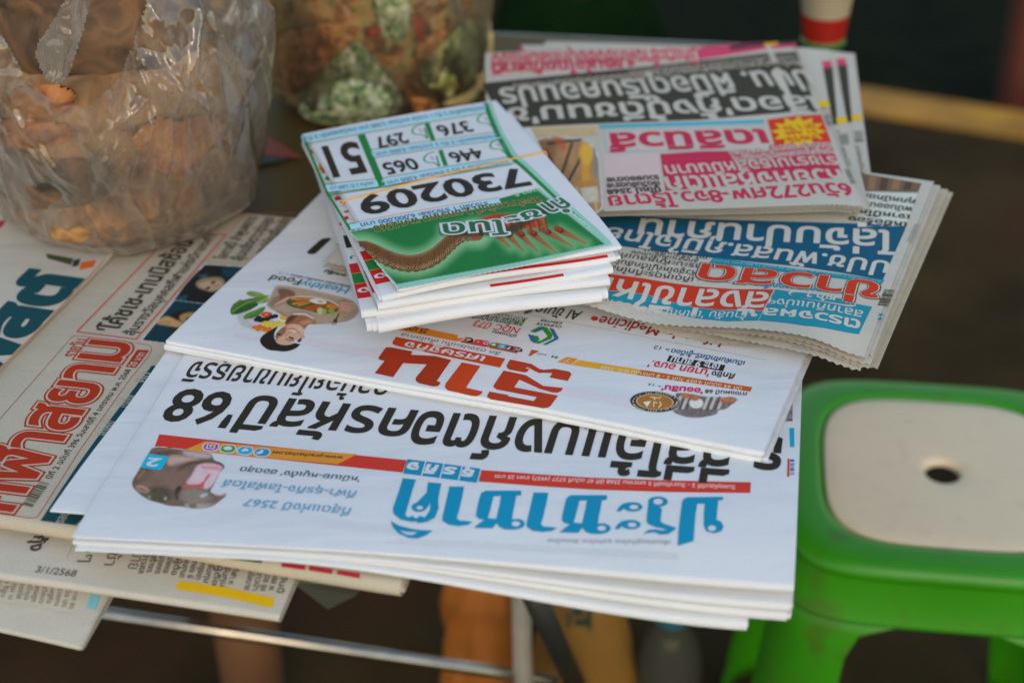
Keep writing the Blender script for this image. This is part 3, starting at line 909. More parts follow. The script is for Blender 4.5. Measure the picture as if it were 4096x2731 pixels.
# --- blue and red daily with ragged edge
def z_k(u, v, W, D):
    x = np.clip(u / W, 0, 1); e = np.exp(-(np.clip(v, 0, 9) / .05) ** 1.2)
    w = -.006 * np.exp(-((x - .63) / .10) ** 2) + .0035 * np.exp(-((x - .86) / .09) ** 2) - .006 * sstep(.9, 1, x) + .004 * np.exp(-((x - .42) / .09) ** 2)
    return w * e + .0008 * np.sin(u * 16) * np.sin(v * 20)
pg_k = Page((1300, 1055), (3458, 1403), .064, .242, z_k, .01).skew(-4)
r_k = thing_page('newspaper', pg_k, 'daily newspaper with ragged wavy front edge and red and teal banners', z=.05)
leaf_stack('pages', pg_k, 1, .0012, grey_p, r_k, 3, spread=.0)
def gapk(u, v, k): return -.0035 * np.exp(-((u - .8) / .16) ** 2) * np.exp(-v / .08) * min(k, 1) - .0008 * k * np.sin(u * 11 + k) * np.exp(-v / .1)
leaf_stack('inner_pages', Page((1290, 1052), (3470, 1408), .0622, .244, z_k, .01).skew(-4), 7, .0012, grey_p, r_k, 8, spread=.005, gap=gapk, jit=.002, front=lambda u, k: .013 * np.exp(-((u - .45) / .32) ** 2) * min(k, 4) / 4)
leaf_stack('inner_pages', Page((1270, 1042), (3498, 1428), .0545, .246, lambda u, v, W, D: .5 * z_k(u, v, W, D), .01).skew(-4), 5, .0013, tan_p, r_k, 9, spread=.005, jit=.003, front=lambda u, k: .030 * (1 - sstep(.66, .98, u)))

# --- pink tabloids at the back right, three copies
def z_d(u, v, W, D): return .0012 * np.sin(u * 14 + 1) * np.sin(v * 10) + .002 * np.exp(-((u / W - .35) / .2) ** 2) * np.exp(-v / .05) - .002 * sstep(.9, 1, u / W)
g3 = 'copies of the pink tabloid'
pg_d = Page((1965, 868), (3458, 818), .0785, .284, z_d, .012)
r_d = thing_page('newspaper', pg_d, 'top pink tabloid with black headline block and yellow star burst', group=g3, z=.075)
leaf_stack('pages', pg_d, 4, .0016, grey_p, r_d, 5, saw=.0012, spread=.003)
lab = ['pink tabloid in the middle, only its right edge shows', 'bottom pink tabloid sticking out furthest right']
dpages = []
for i, (fr, zz, an) in enumerate([((3452, 855), .076, 0), ((3470, 850), .07, 0)]):
    p = Page((1965, 868), (3458, 818), .0785 - .0065 * (i + 1), .278, z_d, .012)
    p.O = p.O + p.ex * (.004 + .004 * i) + p.ey * .003
    ro = math.radians(-5.6 - 3.4 * i); piv = p.O + p.ex * p.W
    c, s_ = math.cos(ro), math.sin(ro); p.ex = np.array([p.ex[0] * c - p.ex[1] * s_, p.ex[0] * s_ + p.ex[1] * c]); p.ey = np.array([-p.ex[1], p.ex[0]])
    p.O = piv - p.ex * p.W
    r = thing_page('newspaper', p, lab[i], group=g3, z=.06)
    leaf_stack('pages', p, 3, .0016, grey_p, r, 60 + i, saw=.0012, spread=.002)
    dpages.append((p, r))

# --- lottery leaflets with a rubber band
g4 = 'folded lottery leaflets in the banded pile'
def z_g(u, v, W, D): return .0012 * np.sin(v * 12 + .4) + .0010 * np.sin(u * 24) - .0025 * np.exp(-v / .02) * sstep(.3, .9, u / W) - .001 * sstep(.1, .24, v)
def gpage(FL, FR, z, W=.163, D=.245, zf=z_g):
    p = Page(FL, FR, z, D, zf, .01); return p
pg_g = gpage((1597, 1158), (2486, 972), .098)
W_G = pg_g.W
r_g = thing_page('lottery_leaflet', pg_g, 'top green lottery leaflet with number 730209 and snake picture', 'leaflet', g4, .075)
bundle('pages', pg_g, .0036, 2, white_m, r_g, 6, jit=.0008, nu=20, wob=.0003)
gl = [((1528, 1190), (2466, 1012), .0937, .0048, 'red banded lottery leaflet right under the green top one'),
      ((1512, 1228), (2452, 1066), .0885, .0055, 'red banded lottery leaflet third in the pile'),
      ((1444, 1246), (2440, 1112), .0828, .0060, 'red banded lottery leaflet fourth in the pile, furthest left'),
      ((1510, 1300), (2420, 1160), .0766, .0085, 'plain white lottery leaflets at the bottom of the banded pile')]
gpages = []
for i, (a, b, z, t, l) in enumerate(gl):
    p = Page(a, b, z, .242, lambda u, v, W, D, i=i: z_g(u, v, W, D) * .7 + .0012 * np.sin(u * 30 + 2 * i) * np.exp(-v / .03), .01)
    r = thing_page('lottery_leaflet', p, l, 'leaflet', g4, z)
    bundle('pages', p, t, 3 if i < 3 else 8, white_m, r, 70 + i, jit=.0012 if i < 3 else .004, nu=20, wob=.0004)
    gpages.append((p, r))
# ------------------------------------------------------------------ print: crops used to place it
k_m1 = crop(1500, 1850, .63776); k_m2 = crop(1450, 1280, .38265); k_m3 = crop(0, 1300, .5102); k_m4 = crop(450, 1700, .2551)
k_m5 = crop(850, 1080, .27636); k_m6 = crop(700, 1500, .42517); k_m7 = crop(2200, 1280, .44643); k_m8 = crop(1500, 750, .42517); k_m9 = crop(300, 780, .42517)
k_c1 = crop(1150, 380, .61865); k_c2 = crop(650, 950, .63776); k_c3 = crop(1450, 1150, .76531); k_c5 = crop(0, 800, .89286)
k_c6 = crop(0, 2000, .72279); k_c7 = crop(2300, 800, .63776); k_c8 = crop(1900, 100, .68027); k_c9 = crop(2700, 1450, .81685); k_c13 = crop(1900, 0, .95645)
BLK = I(44, 43, 36); WHT = paper_mat((.78, .78, .78), name='unprinted_paper', fibre=.03, bump=0)
def ring(cx, cy, rx, ry, n=22):
    return [(cx + rx * math.cos(2 * math.pi * i / n), cy + ry * math.sin(2 * math.pi * i / n)) for i in range(n)]
def move(p, dx, dy): return [(x + dx, y + dy) for x, y in p]

# ================================================================== blue masthead paper
p = pg_1; p.crop = k_m1
BLU = I(0, 136, 184); RED = I(197, 56, 46); ORG = I(224, 142, 52)
def glyph(*loops): p.polys('masthead', loops, BLU, 2)
glyph([(2182, 215), (2182, 234), (2153, 236), (2141, 358), (2170, 370), (2186, 400), (2174, 430), (2125, 444), (2076, 430), (2062, 395), (2062, 330), (2068, 258), (2022, 258), (2011, 320), (2003, 430), (1998, 492), (1898, 522), (1903, 430), (1916, 320), (1926, 250), (1935, 230), (1958, 218)], ring(2114, 411, 26, 18))
glyph([(1716, 240), (1706, 330), (1702, 366), (1716, 388), (1760, 405), (1802, 414), (1836, 420), (1800, 426), (1760, 418), (1715, 422), (1680, 450), (1718, 440), (1750, 436), (1790, 452), (1838, 448), (1872, 428), (1892, 410), (1850, 396), (1808, 382), (1790, 368), (1800, 290), (1775, 270), (1745, 262)])
glyph(ring(1775, 245, 62, 32), ring(1776, 245, 30, 19))
for dx, dy in ((0, 0), (-11, 111)):
    glyph(move(ring(1617, 278, 60, 29), dx, dy), move(ring(1624, 279, 28, 15), dx, dy))
    glyph(move([(1640, 250), (1590, 250), (1552, 260), (1530, 280), (1514, 306), (1540, 306), (1558, 290), (1572, 282)], dx, dy))
ch = [(1455, 205), (1455, 233), (1424, 237), (1412, 300), (1402, 350), (1398, 384), (1440, 381), (1470, 394), (1479, 412), (1466, 434), (1430, 446), (1392, 449), (1350, 446), (1318, 432), (1300, 408), (1275, 440), (1157, 438), (1195, 406), (1224, 388), (1188, 380), (1171, 362), (1176, 325), (1192, 255), (1204, 220), (1230, 205)]
for dx, dy in ((0, 0), (-538, -28)):
    glyph(move(ch, dx, dy), move([(1282, 240), (1328, 237), (1322, 280), (1298, 382), (1246, 376), (1262, 320)], dx, dy), move(ring(1422, 412, 27, 17), dx, dy))
aa = [(995, 188), (1087, 190), (1076, 250), (1054, 345), (1040, 386), (1058, 402), (1098, 404), (1142, 410), (1112, 428), (1050, 436), (988, 427), (950, 402), (952, 372), (972, 290)]
glyph(aa); glyph(move(aa, -528, -38))
glyph([(175, 98), (257, 108), (240, 155), (207, 270), (190, 326), (206, 346), (234, 334), (258, 352), (282, 334), (312, 345), (344, 300), (348, 244), (322, 205), (332, 124), (417, 131), (406, 175), (396, 240), (400, 286), (376, 344), (330, 370), (280, 379), (256, 370), (225, 371), (160, 356), (116, 322), (111, 290), (150, 180)])
glyph(ring(276, 280, 47, 30), ring(281, 283, 21, 13)); glyph([(322, 190), (352, 210), (348, 250), (322, 292), (300, 262), (262, 252)])
glyph([(98, 366), (150, 395), (230, 416), (290, 424), (362, 426), (322, 456), (270, 476), (210, 473), (150, 446), (114, 410)], [(150, 422), (200, 434), (268, 436), (235, 456), (190, 450)])
p.text('lettering', 'เพื่อเศรษฐกิจไทย ธุรกิจไทย สังคมไทย', (1855, 488), (1085, 478), (1855, 508), I(150, 155, 178), 0.01)
p.crop = k_c3
p.poly('banner', [(622, 953), (900, 974), (1200, 993), (1600, 1007), (2030, 1017), (2027, 1073), (1600, 1068), (1200, 1055), (900, 1036), (606, 1013)], RED, 1)
p.poly('banner', [(235, 896), (617, 946), (597, 1020), (212, 971)], BLU, 1)
for f in (.25, .5, .75):
    a = (235 + (617 - 235) * f, 896 + 50 * f); b = (212 + (597 - 212) * f, 971 + 49 * f)
    p.poly('banner', [(a[0] - 3, a[1]), (a[0] + 4, a[1]), (b[0] + 4, b[1]), (b[0] - 3, b[1])], WHT, 2)
for i, ch_ in enumerate(('ธุ', 'ร', 'กิ', 'จ')):
    x = 578 - i * 94; y = 956 - i * 12.5
    p.text('banner', ch_, (x + 6, y), (x - 46, y - 6), (x, y + 34), WHT, .05, 2)
p.text('banner', 'วันพฤหัสบดีที่ 2 - วันอาทิตย์ที่ 5 มกราคม 2568 ปีที่ 47 ฉบับที่ 5737 (4937) ราคา 25 บาท', (1950, 1034), (695, 978), (1950, 1050), I(240, 190, 190), .02, 2)
p.text('headline', 'ธ สี่สี่โอ้แบงก์ตอ', (2196, 786), (306, 650), (640, 836), BLK, .022)
p.text('headline', 'ครหัสปี\'68', (286, 647), (-948, 531), (75, 764), BLK, .022)
p.crop = k_m6
p.poly('banner', [(-148, 556), (1000, 680), (2182, 800), (2142, 916), (1000, 797), (-190, 672)], RED, 1)
p.poly('banner', [(282, 625), (1000, 687), (1712, 747), (1530, 840), (800, 776), (92, 704)], ORG, 2)
p.text('banner', 'www.prachachat.net', (1585, 767), (918, 716), (1400, 784), I(80, 62, 50), .02, 3)
def rsq(c, hx, hy, sk=.42, up=.09):
    """small tile skewed like the print around it"""
    cx, cy = c
    return [(cx - hx + sk * hy, cy - hy - up * hx), (cx + hx + sk * hy, cy - hy + up * hx), (cx + hx - sk * hy, cy + hy + up * hx), (cx - hx - sk * hy, cy + hy - up * hx)]
for (c, col) in (((338, 678), (150, 70, 160)), ((499, 697), (64, 150, 70)), ((660, 714), (35, 165, 212)), ((820, 731), (40, 140, 195))):
    p.poly('logo', rsq(c, 78, 42), WHT, 3, True); p.poly('logo', rsq(c, 66, 34), I(*col), 4, True)
p.polys('logo', [rsq((338, 678), 40, 22), rsq((338, 678), 28, 15)], WHT, 5); p.poly('logo', rsq((350, 660), 30, 10), I(240, 160, 60), 5, True); p.poly('logo', rsq((338, 678), 12, 7), WHT, 6, True)
p.poly('logo', ring(499, 694, 42, 18), WHT, 5); p.poly('logo', [(500, 676), (516, 680), (508, 668)], WHT, 5)
p.poly('logo', [(622, 716), (650, 700), (668, 692), (692, 706), (690, 722), (664, 718), (640, 726)], WHT, 5)
p.text('logo', 'f', (838, 716), (802, 708), (820, 752), WHT, .06, 5)
p.text('headline', 'ดุลน้อยโยมขายธุรจิ', (2060, 44), (185, -128), (1100, 106), BLK, .012)
p.text('lettering', "'หมีเนย-หมูเด้ง' ฮอตสุด", (1752, 958), (628, 864), (1752, 996), I(62, 84, 120), .012)
p.text('lettering', 'กีฬา-ธุรกิจ-ไลฟ์สไตล์', (1715, 1092), (470, 984), (1700, 1142), I(104, 158, 196), .015)
p.text('lettering', 'ที่สุดแห่งปี 2567', (1662, 1250), (672, 1164), (1655, 1306), I(100, 156, 196), .015)
p.crop = k_c9
p.barcode('barcode', (576, 166), (576, 288), (548, 165), BLK, 30, 4)
p.text('barcode', '048822002', (546, 290), (544, 168), (538, 290), BLK, 0)
p.poly('banner', [(560, 320), (584, 320), (585, 414), (563, 414)], I(10, 160, 205), 1)
p.poly('banner', [(551, 470), (562, 470), (560, 558), (548, 558)], RED, 1)
p.barcode('barcode', (584, 474), (584, 556), (564, 474), I(40, 90, 160), 10, 9)
def hippo(c):
    sil = [(640, 325), (1100, 385), (1550, 440), (1568, 490), (1600, 560), (1690, 580), (1768, 640), (1740, 690), (1680, 740), (1640, 830), (1580, 960), (1520, 1040), (1600, 1085), (1700, 1098), (1760, 1062), (1798, 1090), (1700, 1180), (1560, 1282), (1320, 1318), (1100, 1275), (870, 1268), (760, 1222), (570, 1180), (430, 1090), (270, 935), (420, 690), (560, 450)]
    b = c.poly(sil, (118, 98, 88), 10, tex=.35, ts=120)
    c.poly([(860, 480), (1120, 480), (1400, 540), (1250, 560), (1050, 600), (900, 640), (850, 600)], (196, 165, 160), 45, .9, clip=b)
    c.poly([(1080, 395), (1540, 445), (1560, 520), (1300, 520), (1120, 460)], (178, 165, 165), 25, clip=b, tex=.2, ts=60)
    c.poly([(640, 420), (900, 400), (1080, 440), (900, 450), (700, 470)], (92, 78, 66), 25, clip=b)
    c.poly([(1600, 560), (1700, 590), (1760, 640), (1300, 600), (1150, 640), (950, 820), (1000, 700), (1200, 560)], (84, 68, 54), 35, clip=b)
    c.poly([(560, 720), (900, 720), (1250, 680), (1200, 880), (980, 1000), (700, 880)], (134, 106, 96), 60, .8, clip=b)
    c.poly([(1330, 610), (1560, 590), (1740, 650), (1690, 740), (1640, 830), (1560, 960), (1450, 1020), (1380, 950), (1120, 930), (1250, 780)], (216, 186, 200), 30, clip=b, tex=.12, ts=60)
    c.poly([(1380, 630), (1520, 640), (1720, 660), (1690, 720), (1560, 690), (1400, 690)], (218, 130, 150), 25, .8, clip=b)
    c.poly([(1120, 930), (1400, 930), (1480, 780), (1560, 760), (1440, 900), (1430, 1010), (1250, 970), (1080, 990)], (196, 92, 92), 22, clip=b)
    c.poly([(1000, 960), (1100, 950), (1060, 1090), (1010, 1200), (970, 1080)], (62, 50, 42), 22, clip=b)
    c.ell(1300, 1120, 250, 130, (140, 126, 120), 5, .35, clip=b, tex=.15, ts=50)
    c.ell(1430, 1100, 60, 28, (190, 195, 205), -20, .6, .8, clip=b); c.poly([(1330, 1240), (1600, 1230), (1420, 1310), (1300, 1310)], (186, 176, 180), 35, .7, clip=b)
    c.ell(740, 1090, 200, 130, (86, 78, 66), 10, .4, clip=b, tex=.25, ts=60); c.ell(830, 1150, 26, 26, (150, 160, 140), 0, .5, clip=b); c.ell(580, 1130, 22, 30, (130, 145, 130), 20, .5, clip=b)
    c.ell(470, 1000, 105, 50, (176, 140, 130), 20, .35, clip=b); c.ell(470, 1010, 70, 22, (140, 104, 96), 20, .5, clip=b)
    c.line([(330, 900), (420, 780), (540, 700)], 40, (96, 84, 62), 25, .8); c.line([(400, 830), (500, 720)], 22, (166, 140, 90), 16, .7)
    c.line([(1000, 1190), (1080, 1240), (1190, 1260)], 18, (110, 104, 96), 14, .7); c.ell(1170, 1255, 40, 20, (170, 160, 155), 20, .5, clip=b)
    c.line([(1610, 1092), (1700, 1100), (1765, 1085)], 22, (206, 150, 160), 10); c.a *= b
p.crop = k_m4
p.paint('photo', (255, 310, 1810, 1330), 7.0, hippo)
p.poly('banner', [(560, 452), (840, 490), (872, 512), (868, 530), (780, 690), (740, 712), (435, 668)], I(20, 178, 222), 3)
p.text('banner', '2', (775, 535), (585, 520), (760, 662), WHT, .03, 4)
GH1 = paper_mat(ink(198, 206, 222), name='show_through_grey', bump=0)
p.crop = k_c3
p.column('show_through', 1650, 1392, 100, 1310, 2, GH1, axis=(1652, 1412), seed=41, bold=.03)
p.build(r_1)

# ================================================================== red brown masthead paper
p = pg_2; p.crop = k_m2
R1 = I(160, 50, 24); R2 = I(186, 64, 24); R3 = I(172, 56, 26); GHO = paper_mat(ink(205, 204, 222), name='show_through', bump=0)
p.polys('show_through', [[(-820, 150), (0, 308), (1200, 555), (2352, 752), (2900, 860), (2880, 930), (2352, 828), (1200, 625), (0, 376), (-840, 215)]], GHO, 1)
for q in ([(1040, 96), (1120, 104), (1040, 240), (970, 222)], [(1180, 130), (1262, 150), (1190, 262), (1105, 250)], [(1560, 190), (1800, 250), (1690, 450), (1570, 430), (1650, 290), (1520, 262)], [(1350, 160), (1430, 180), (1330, 330), (1260, 300)]):
    p.poly('show_through', q, GHO, 1)
def g2_(col, *loops): p.polys('masthead', loops, col, 2)
g2_(R1, [(250, 288), (290, 286), (522, 330), (505, 364), (760, 378), (928, 420), (775, 640), (818, 652), (792, 690), (740, 696), (592, 662), (556, 636), (558, 604), (672, 466), (425, 452), (320, 598), (128, 557), (230, 428), (176, 416), (167, 395), (235, 300)])
g2_(R2, [(1040, 444), (1232, 483), (1080, 709), (1258, 748), (1236, 780), (1192, 798), (1140, 793), (892, 736), (860, 704), (868, 668)])
g2_(R3, [(1545, 414), (1765, 460), (1850, 512), (1895, 522), (2010, 512), (2160, 540), (2186, 565), (2145, 638), (1955, 601), (1986, 556), (1900, 552), (1850, 556), (1795, 532), (1732, 495), (1708, 500), (1712, 512), (1748, 508), (1720, 544), (1690, 548), (1530, 518), (1503, 488), (1520, 450)])
g2_(R3, [(1475, 529), (1705, 577), (1890, 690), (2098, 712), (2076, 745), (2035, 761), (1985, 758), (1850, 720), (1640, 624), (1585, 705), (2044, 792), (1965, 900), (1932, 918), (1890, 923), (1340, 830), (1300, 802), (1326, 748), (1520, 785), (1525, 798), (1790, 848), (1822, 806), (1400, 726), (1367, 700), (1376, 676)])
p.poly('masthead', [(350, 177), (900, 288), (1492, 405), (1437, 498), (1000, 407), (350, 270), (316, 252), (312, 234)], R2, 2)
p.text('masthead', 'เศรษฐกิจ', (1287, 386), (472, 228), (1265, 434), WHT, .02, 3)
p.text('lettering', 'ลึก ตรงประเด็น เห็นโอกาส', (1450, 336), (420, 136), (1440, 364), I(96, 88, 96), 0)
p.poly('banner', [(330, 26), (510, 61), (1130, 184), (1000, 228), (343, 98)], I(204, 126, 38), 1)
p.poly('banner', [(1130, 184), (1848, 325), (1750, 378), (1000, 228)], I(176, 84, 30), 1)
p.text('banner', '25 บาท', (698, 98), (463, 62), (690, 138), I(56, 42, 30), .02, 2)
for c, col in (((1120, 212), (20, 20, 26)), ((1207, 229), (214, 50, 84)), ((1290, 244), (190, 60, 130)), ((1372, 263), (52, 130, 60)), ((1457, 279), (60, 170, 215)), ((1540, 296), (34, 70, 110)), ((1630, 313), (66, 36, 28))):
    p.poly('logo', rsq(c, 38, 22, .45, .2), I(*col), 2, True)
p.text('logo', 'd', (1136, 206), (1106, 200), (1130, 228), WHT, .05, 3); p.poly('logo', [(1196, 232), (1220, 226), (1216, 240)], WHT, 3)
p.polys('logo', [rsq((1290, 244), 24, 13, .4, .2), rsq((1290, 244), 17, 9, .4, .2)], WHT, 3); p.poly('logo', ring(1372, 262, 24, 11), WHT, 3)
p.poly('logo', [(1434, 284), (1460, 268), (1482, 280), (1478, 288), (1456, 284)], WHT, 3); p.text('logo', 'f', (1552, 286), (1530, 282), (1540, 312), WHT, .05, 3)
p.text('logo', 'ฐาน', (1656, 306), (1606, 298), (1650, 328), WHT, .02, 3)
p.text('lettering', '44', (2056, 384), (1984, 370), (2050, 410), I(60, 60, 66), .01)
p.text('lettering', 'SHARE', (1932, 358), (1830, 342), (1930, 380), I(130, 130, 140), 0)
p.poly('banner', [(2140, 385), (2256, 410), (2170, 466), (2034, 437)], I(222, 138, 38), 1)
for a in ((2112, 440), (2150, 446), (2158, 415)): p.polys('banner', [ring(*a, 12, 6), ring(*a, 7, 3.5)], WHT, 2)
p.stroke('banner', [(2116, 436), (2138, 424), (2152, 418)], 6, WHT, 2); p.stroke('banner', [(2138, 424), (2150, 440)], 5, WHT, 2)
p.text('lettering', 'CLIMATE', (2086, 64), (1828, 28), (2080, 86), BLK, .03); p.text('lettering', 'CENTER', (2094, 27), (1866, -8), (2088, 50), BLK, .03)
CG = I(52, 136, 46); CB = I(38, 108, 150)
p.poly('logo', [(1952, 84), (1996, 94), (2052, 190), (2042, 204), (1922, 262), (1884, 258), (2002, 196), (2004, 184)], CB, 2)
p.poly('logo', [(1890, 70), (1930, 80), (1984, 150), (1986, 172), (1970, 200), (1846, 250), (1790, 240), (1872, 214), (1930, 178), (1932, 166), (1880, 104), (1806, 134), (1750, 122), (1838, 74)], CG, 2)
p.poly('logo', [(1880, 104), (1850, 112), (1824, 124), (1790, 132), (1850, 80), (1890, 70)], CB, 3)
p.poly('logo', [(1730, 150), (1784, 162), (1812, 214), (1840, 220), (1790, 240), (1756, 216)], CB, 2); p.poly('logo', [(1784, 162), (1836, 172), (1850, 205), (1838, 220), (1812, 214)], CG, 2)
p.text('lettering', 'เปิดแผน', (1617, 158), (1372, 113), (1610, 182), BLK, .02)
p.text('headline', 'NDC ปี73', (1657, 88), (1192, 6), (1640, 138), I(194, 32, 52), .01)
p.crop = k_c3
p.text('lettering', 'ชูพลังงานทดแทน-ลด', (849, 178), (500, 122), (846, 204), I(34, 92, 56), .02)
p.text('lettering', 'ลดคาร์บอน 118 ล้าน', (864, 160), (560, 108), (862, 180), I(70, 76, 82), .0)
p.text('headline', 'Lifestyle Medicine', (1896, 262), (1252, 150), (1886, 316), I(146, 36, 30), .012)
p.poly('headline', ring(1213, 163, 20, 12), I(196, 40, 36), 2)
p.text('headline', 'AI ขับเคลื่อนโต', (1152, 128), (735, 60), (1146, 166), I(48, 58, 44), .02)
p.stroke('lettering', [(700, 110), (1300, 225), (2112, 380)], 2.0, I(120, 124, 140))
p.crop = k_m7
p.poly('banner', [(262, 359), (820, 446), (770, 490), (184, 401)], I(232, 160, 48), 1)
p.poly('banner', [(820, 446), (1812, 601), (1795, 641), (770, 490)], I(188, 92, 32), 1)
p.text('banner', 'ปีที่ 44 ฉบับที่ 4,059 วันที่ 5 - 8 มกราคม พ.ศ. 2568', (1722, 600), (462, 412), (1716, 624), I(240, 214, 190), .0, 2)
p.text('headline', 'เดิมพันศักดิ์ศรี-สู้เดือด', (1750, 372), (1098, 260), (1744, 404), I(44, 92, 140), .02)
p.text('lettering', '> 12', (1082, 253), (940, 230), (1076, 284), BLK, 0)
p.poly('headline', [(1070, 317), (1573, 405), (1550, 459), (1044, 370)], BLK, 1)
p.text('headline', 'เจาะ 9 สนาม', (1528, 397), (1098, 328), (1514, 440), WHT, .03)
p.text('headline', 'ศึกชิง', (1660, 482), (1458, 456), (1650, 518), BLK, .02)
p.text('headline', "'นายก อบจ.'", (1442, 448), (903, 362), (1420, 494), I(200, 40, 46), .02)
p.text('lettering', 'กางแผนปี 68', (1766, 648), (1394, 622), (1760, 674), BLK, .015)
p.text('headline', "'ออมสิน'", (1372, 614), (1012, 584), (1364, 650), I(196, 42, 100), .04)
p.text('lettering', '> 13', (1002, 588), (890, 566), (996, 608), BLK, 0)
def coin(c):
    b = c.ell(940, 733, 224, 93, (66, 56, 46), 3, .03)
    c.ell(940, 733, 168, 70, (206, 190, 170), 3, .03); c.ell(940, 733, 160, 66, (160, 106, 50), 3, .04, tex=.15, ts=40)
    c.poly([(835, 735), (905, 725), (870, 780)], (236, 224, 206), 5); c.line([(930, 690), (940, 712)], 10, (230, 210, 180), 4); c.line([(900, 690), (980, 700), (990, 690)], 8, (226, 200, 160), 4)
    c.line([(930, 735), (930, 775)], 9, (230, 205, 170), 4); c.line([(930, 737), (960, 740)], 9, (230, 205, 170), 4); c.line([(985, 735), (995, 760), (975, 780)], 10, (236, 214, 180), 5)
    rr = random.Random(3)
    for i in range(54):
        t = 2 * math.pi * i / 54
        if rr.random() < .8: c.ell(940 + 196 * math.cos(t), 733 + 81 * math.sin(t), 6, 4, (214, 200, 180), 0, .4)
    c.a = b
p.paint('photo', (700, 630, 1180, 840), 4, coin)
def temple(c):
    sil = c.poly([(1110, 660), (1180, 650), (1300, 668), (1420, 690), (1560, 690), (1690, 702), (1660, 740), (1620, 760), (1580, 800), (1500, 810), (1500, 850), (1270, 886), (1085, 825), (1130, 790), (1160, 720)], (120, 108, 106), 8, tex=.7, ts=26)
    for x in (1150, 1210, 1400, 1460, 1530): c.line([(x + 20, 690), (x - 20, 790)], 26, (196, 194, 200), 8, .8)
    for x in (1180, 1240, 1430, 1500): c.line([(x + 20, 690), (x - 20, 800)], 16, (74, 70, 74), 8, .8)
    c.ell(1310, 745, 62, 46, (216, 214, 222), 0, .2, tex=.2, ts=14); c.poly([(1100, 820), (1270, 870), (1500, 835), (1480, 815), (1280, 800), (1140, 800)], (112, 108, 112), 8, tex=.5, ts=12)
    for x, y in ((1220, 680), (1560, 720), (1620, 705), (1300, 700)): c.ell(x, y, 40, 24, (186, 112, 72), 0, .4, tex=.3, ts=16)
    c.ell(1400, 668, 90, 18, (190, 200, 214), 5, .5); c.a = sil
p.paint('photo', (1075, 640, 1700, 895), 4, temple)
p.crop = k_c2
p.poly('headline', [(898, 98), (940, 60), (990, 14), (1020, 5), (1062, 4), (1050, 22), (1010, 55), (962, 104), (930, 108)], BLK, 2, True)
p.crop = k_m5
p.text('headline', 'Healthy', (1993, 272), (1312, 156), (1935, 352), I(30, 148, 190), .012)
p.text('headline', 'Food', (1308, 140), (868, 78), (1292, 226), I(26, 62, 42), .015)
p.text('lettering', 'ฟังก์ชันทางเลือก การออกแบบ ผลิตไทย', (2010, 232), (1145, 62), (2006, 258), I(76, 92, 128), .02)
p.text('lettering', '> 15', (1112, 58), (974, 33), (1108, 80), I(90, 90, 110), 0)
p.text('lettering', 'จุดเริ่ม', (1945, 60), (1650, -2), (1935, 100), I(40, 50, 40), .04)
p.text('show_through', 'อาหาร', (690, 960), (350, 905), (680, 1030), GHO, .06, 1)
p.polys('show_through', [ring(380, 820, 80, 50), ring(380, 820, 64, 38)], GHO, 1)
p.stroke('lettering', [(960, -10), (1960, 160)], 4, I(190, 198, 214), 1)
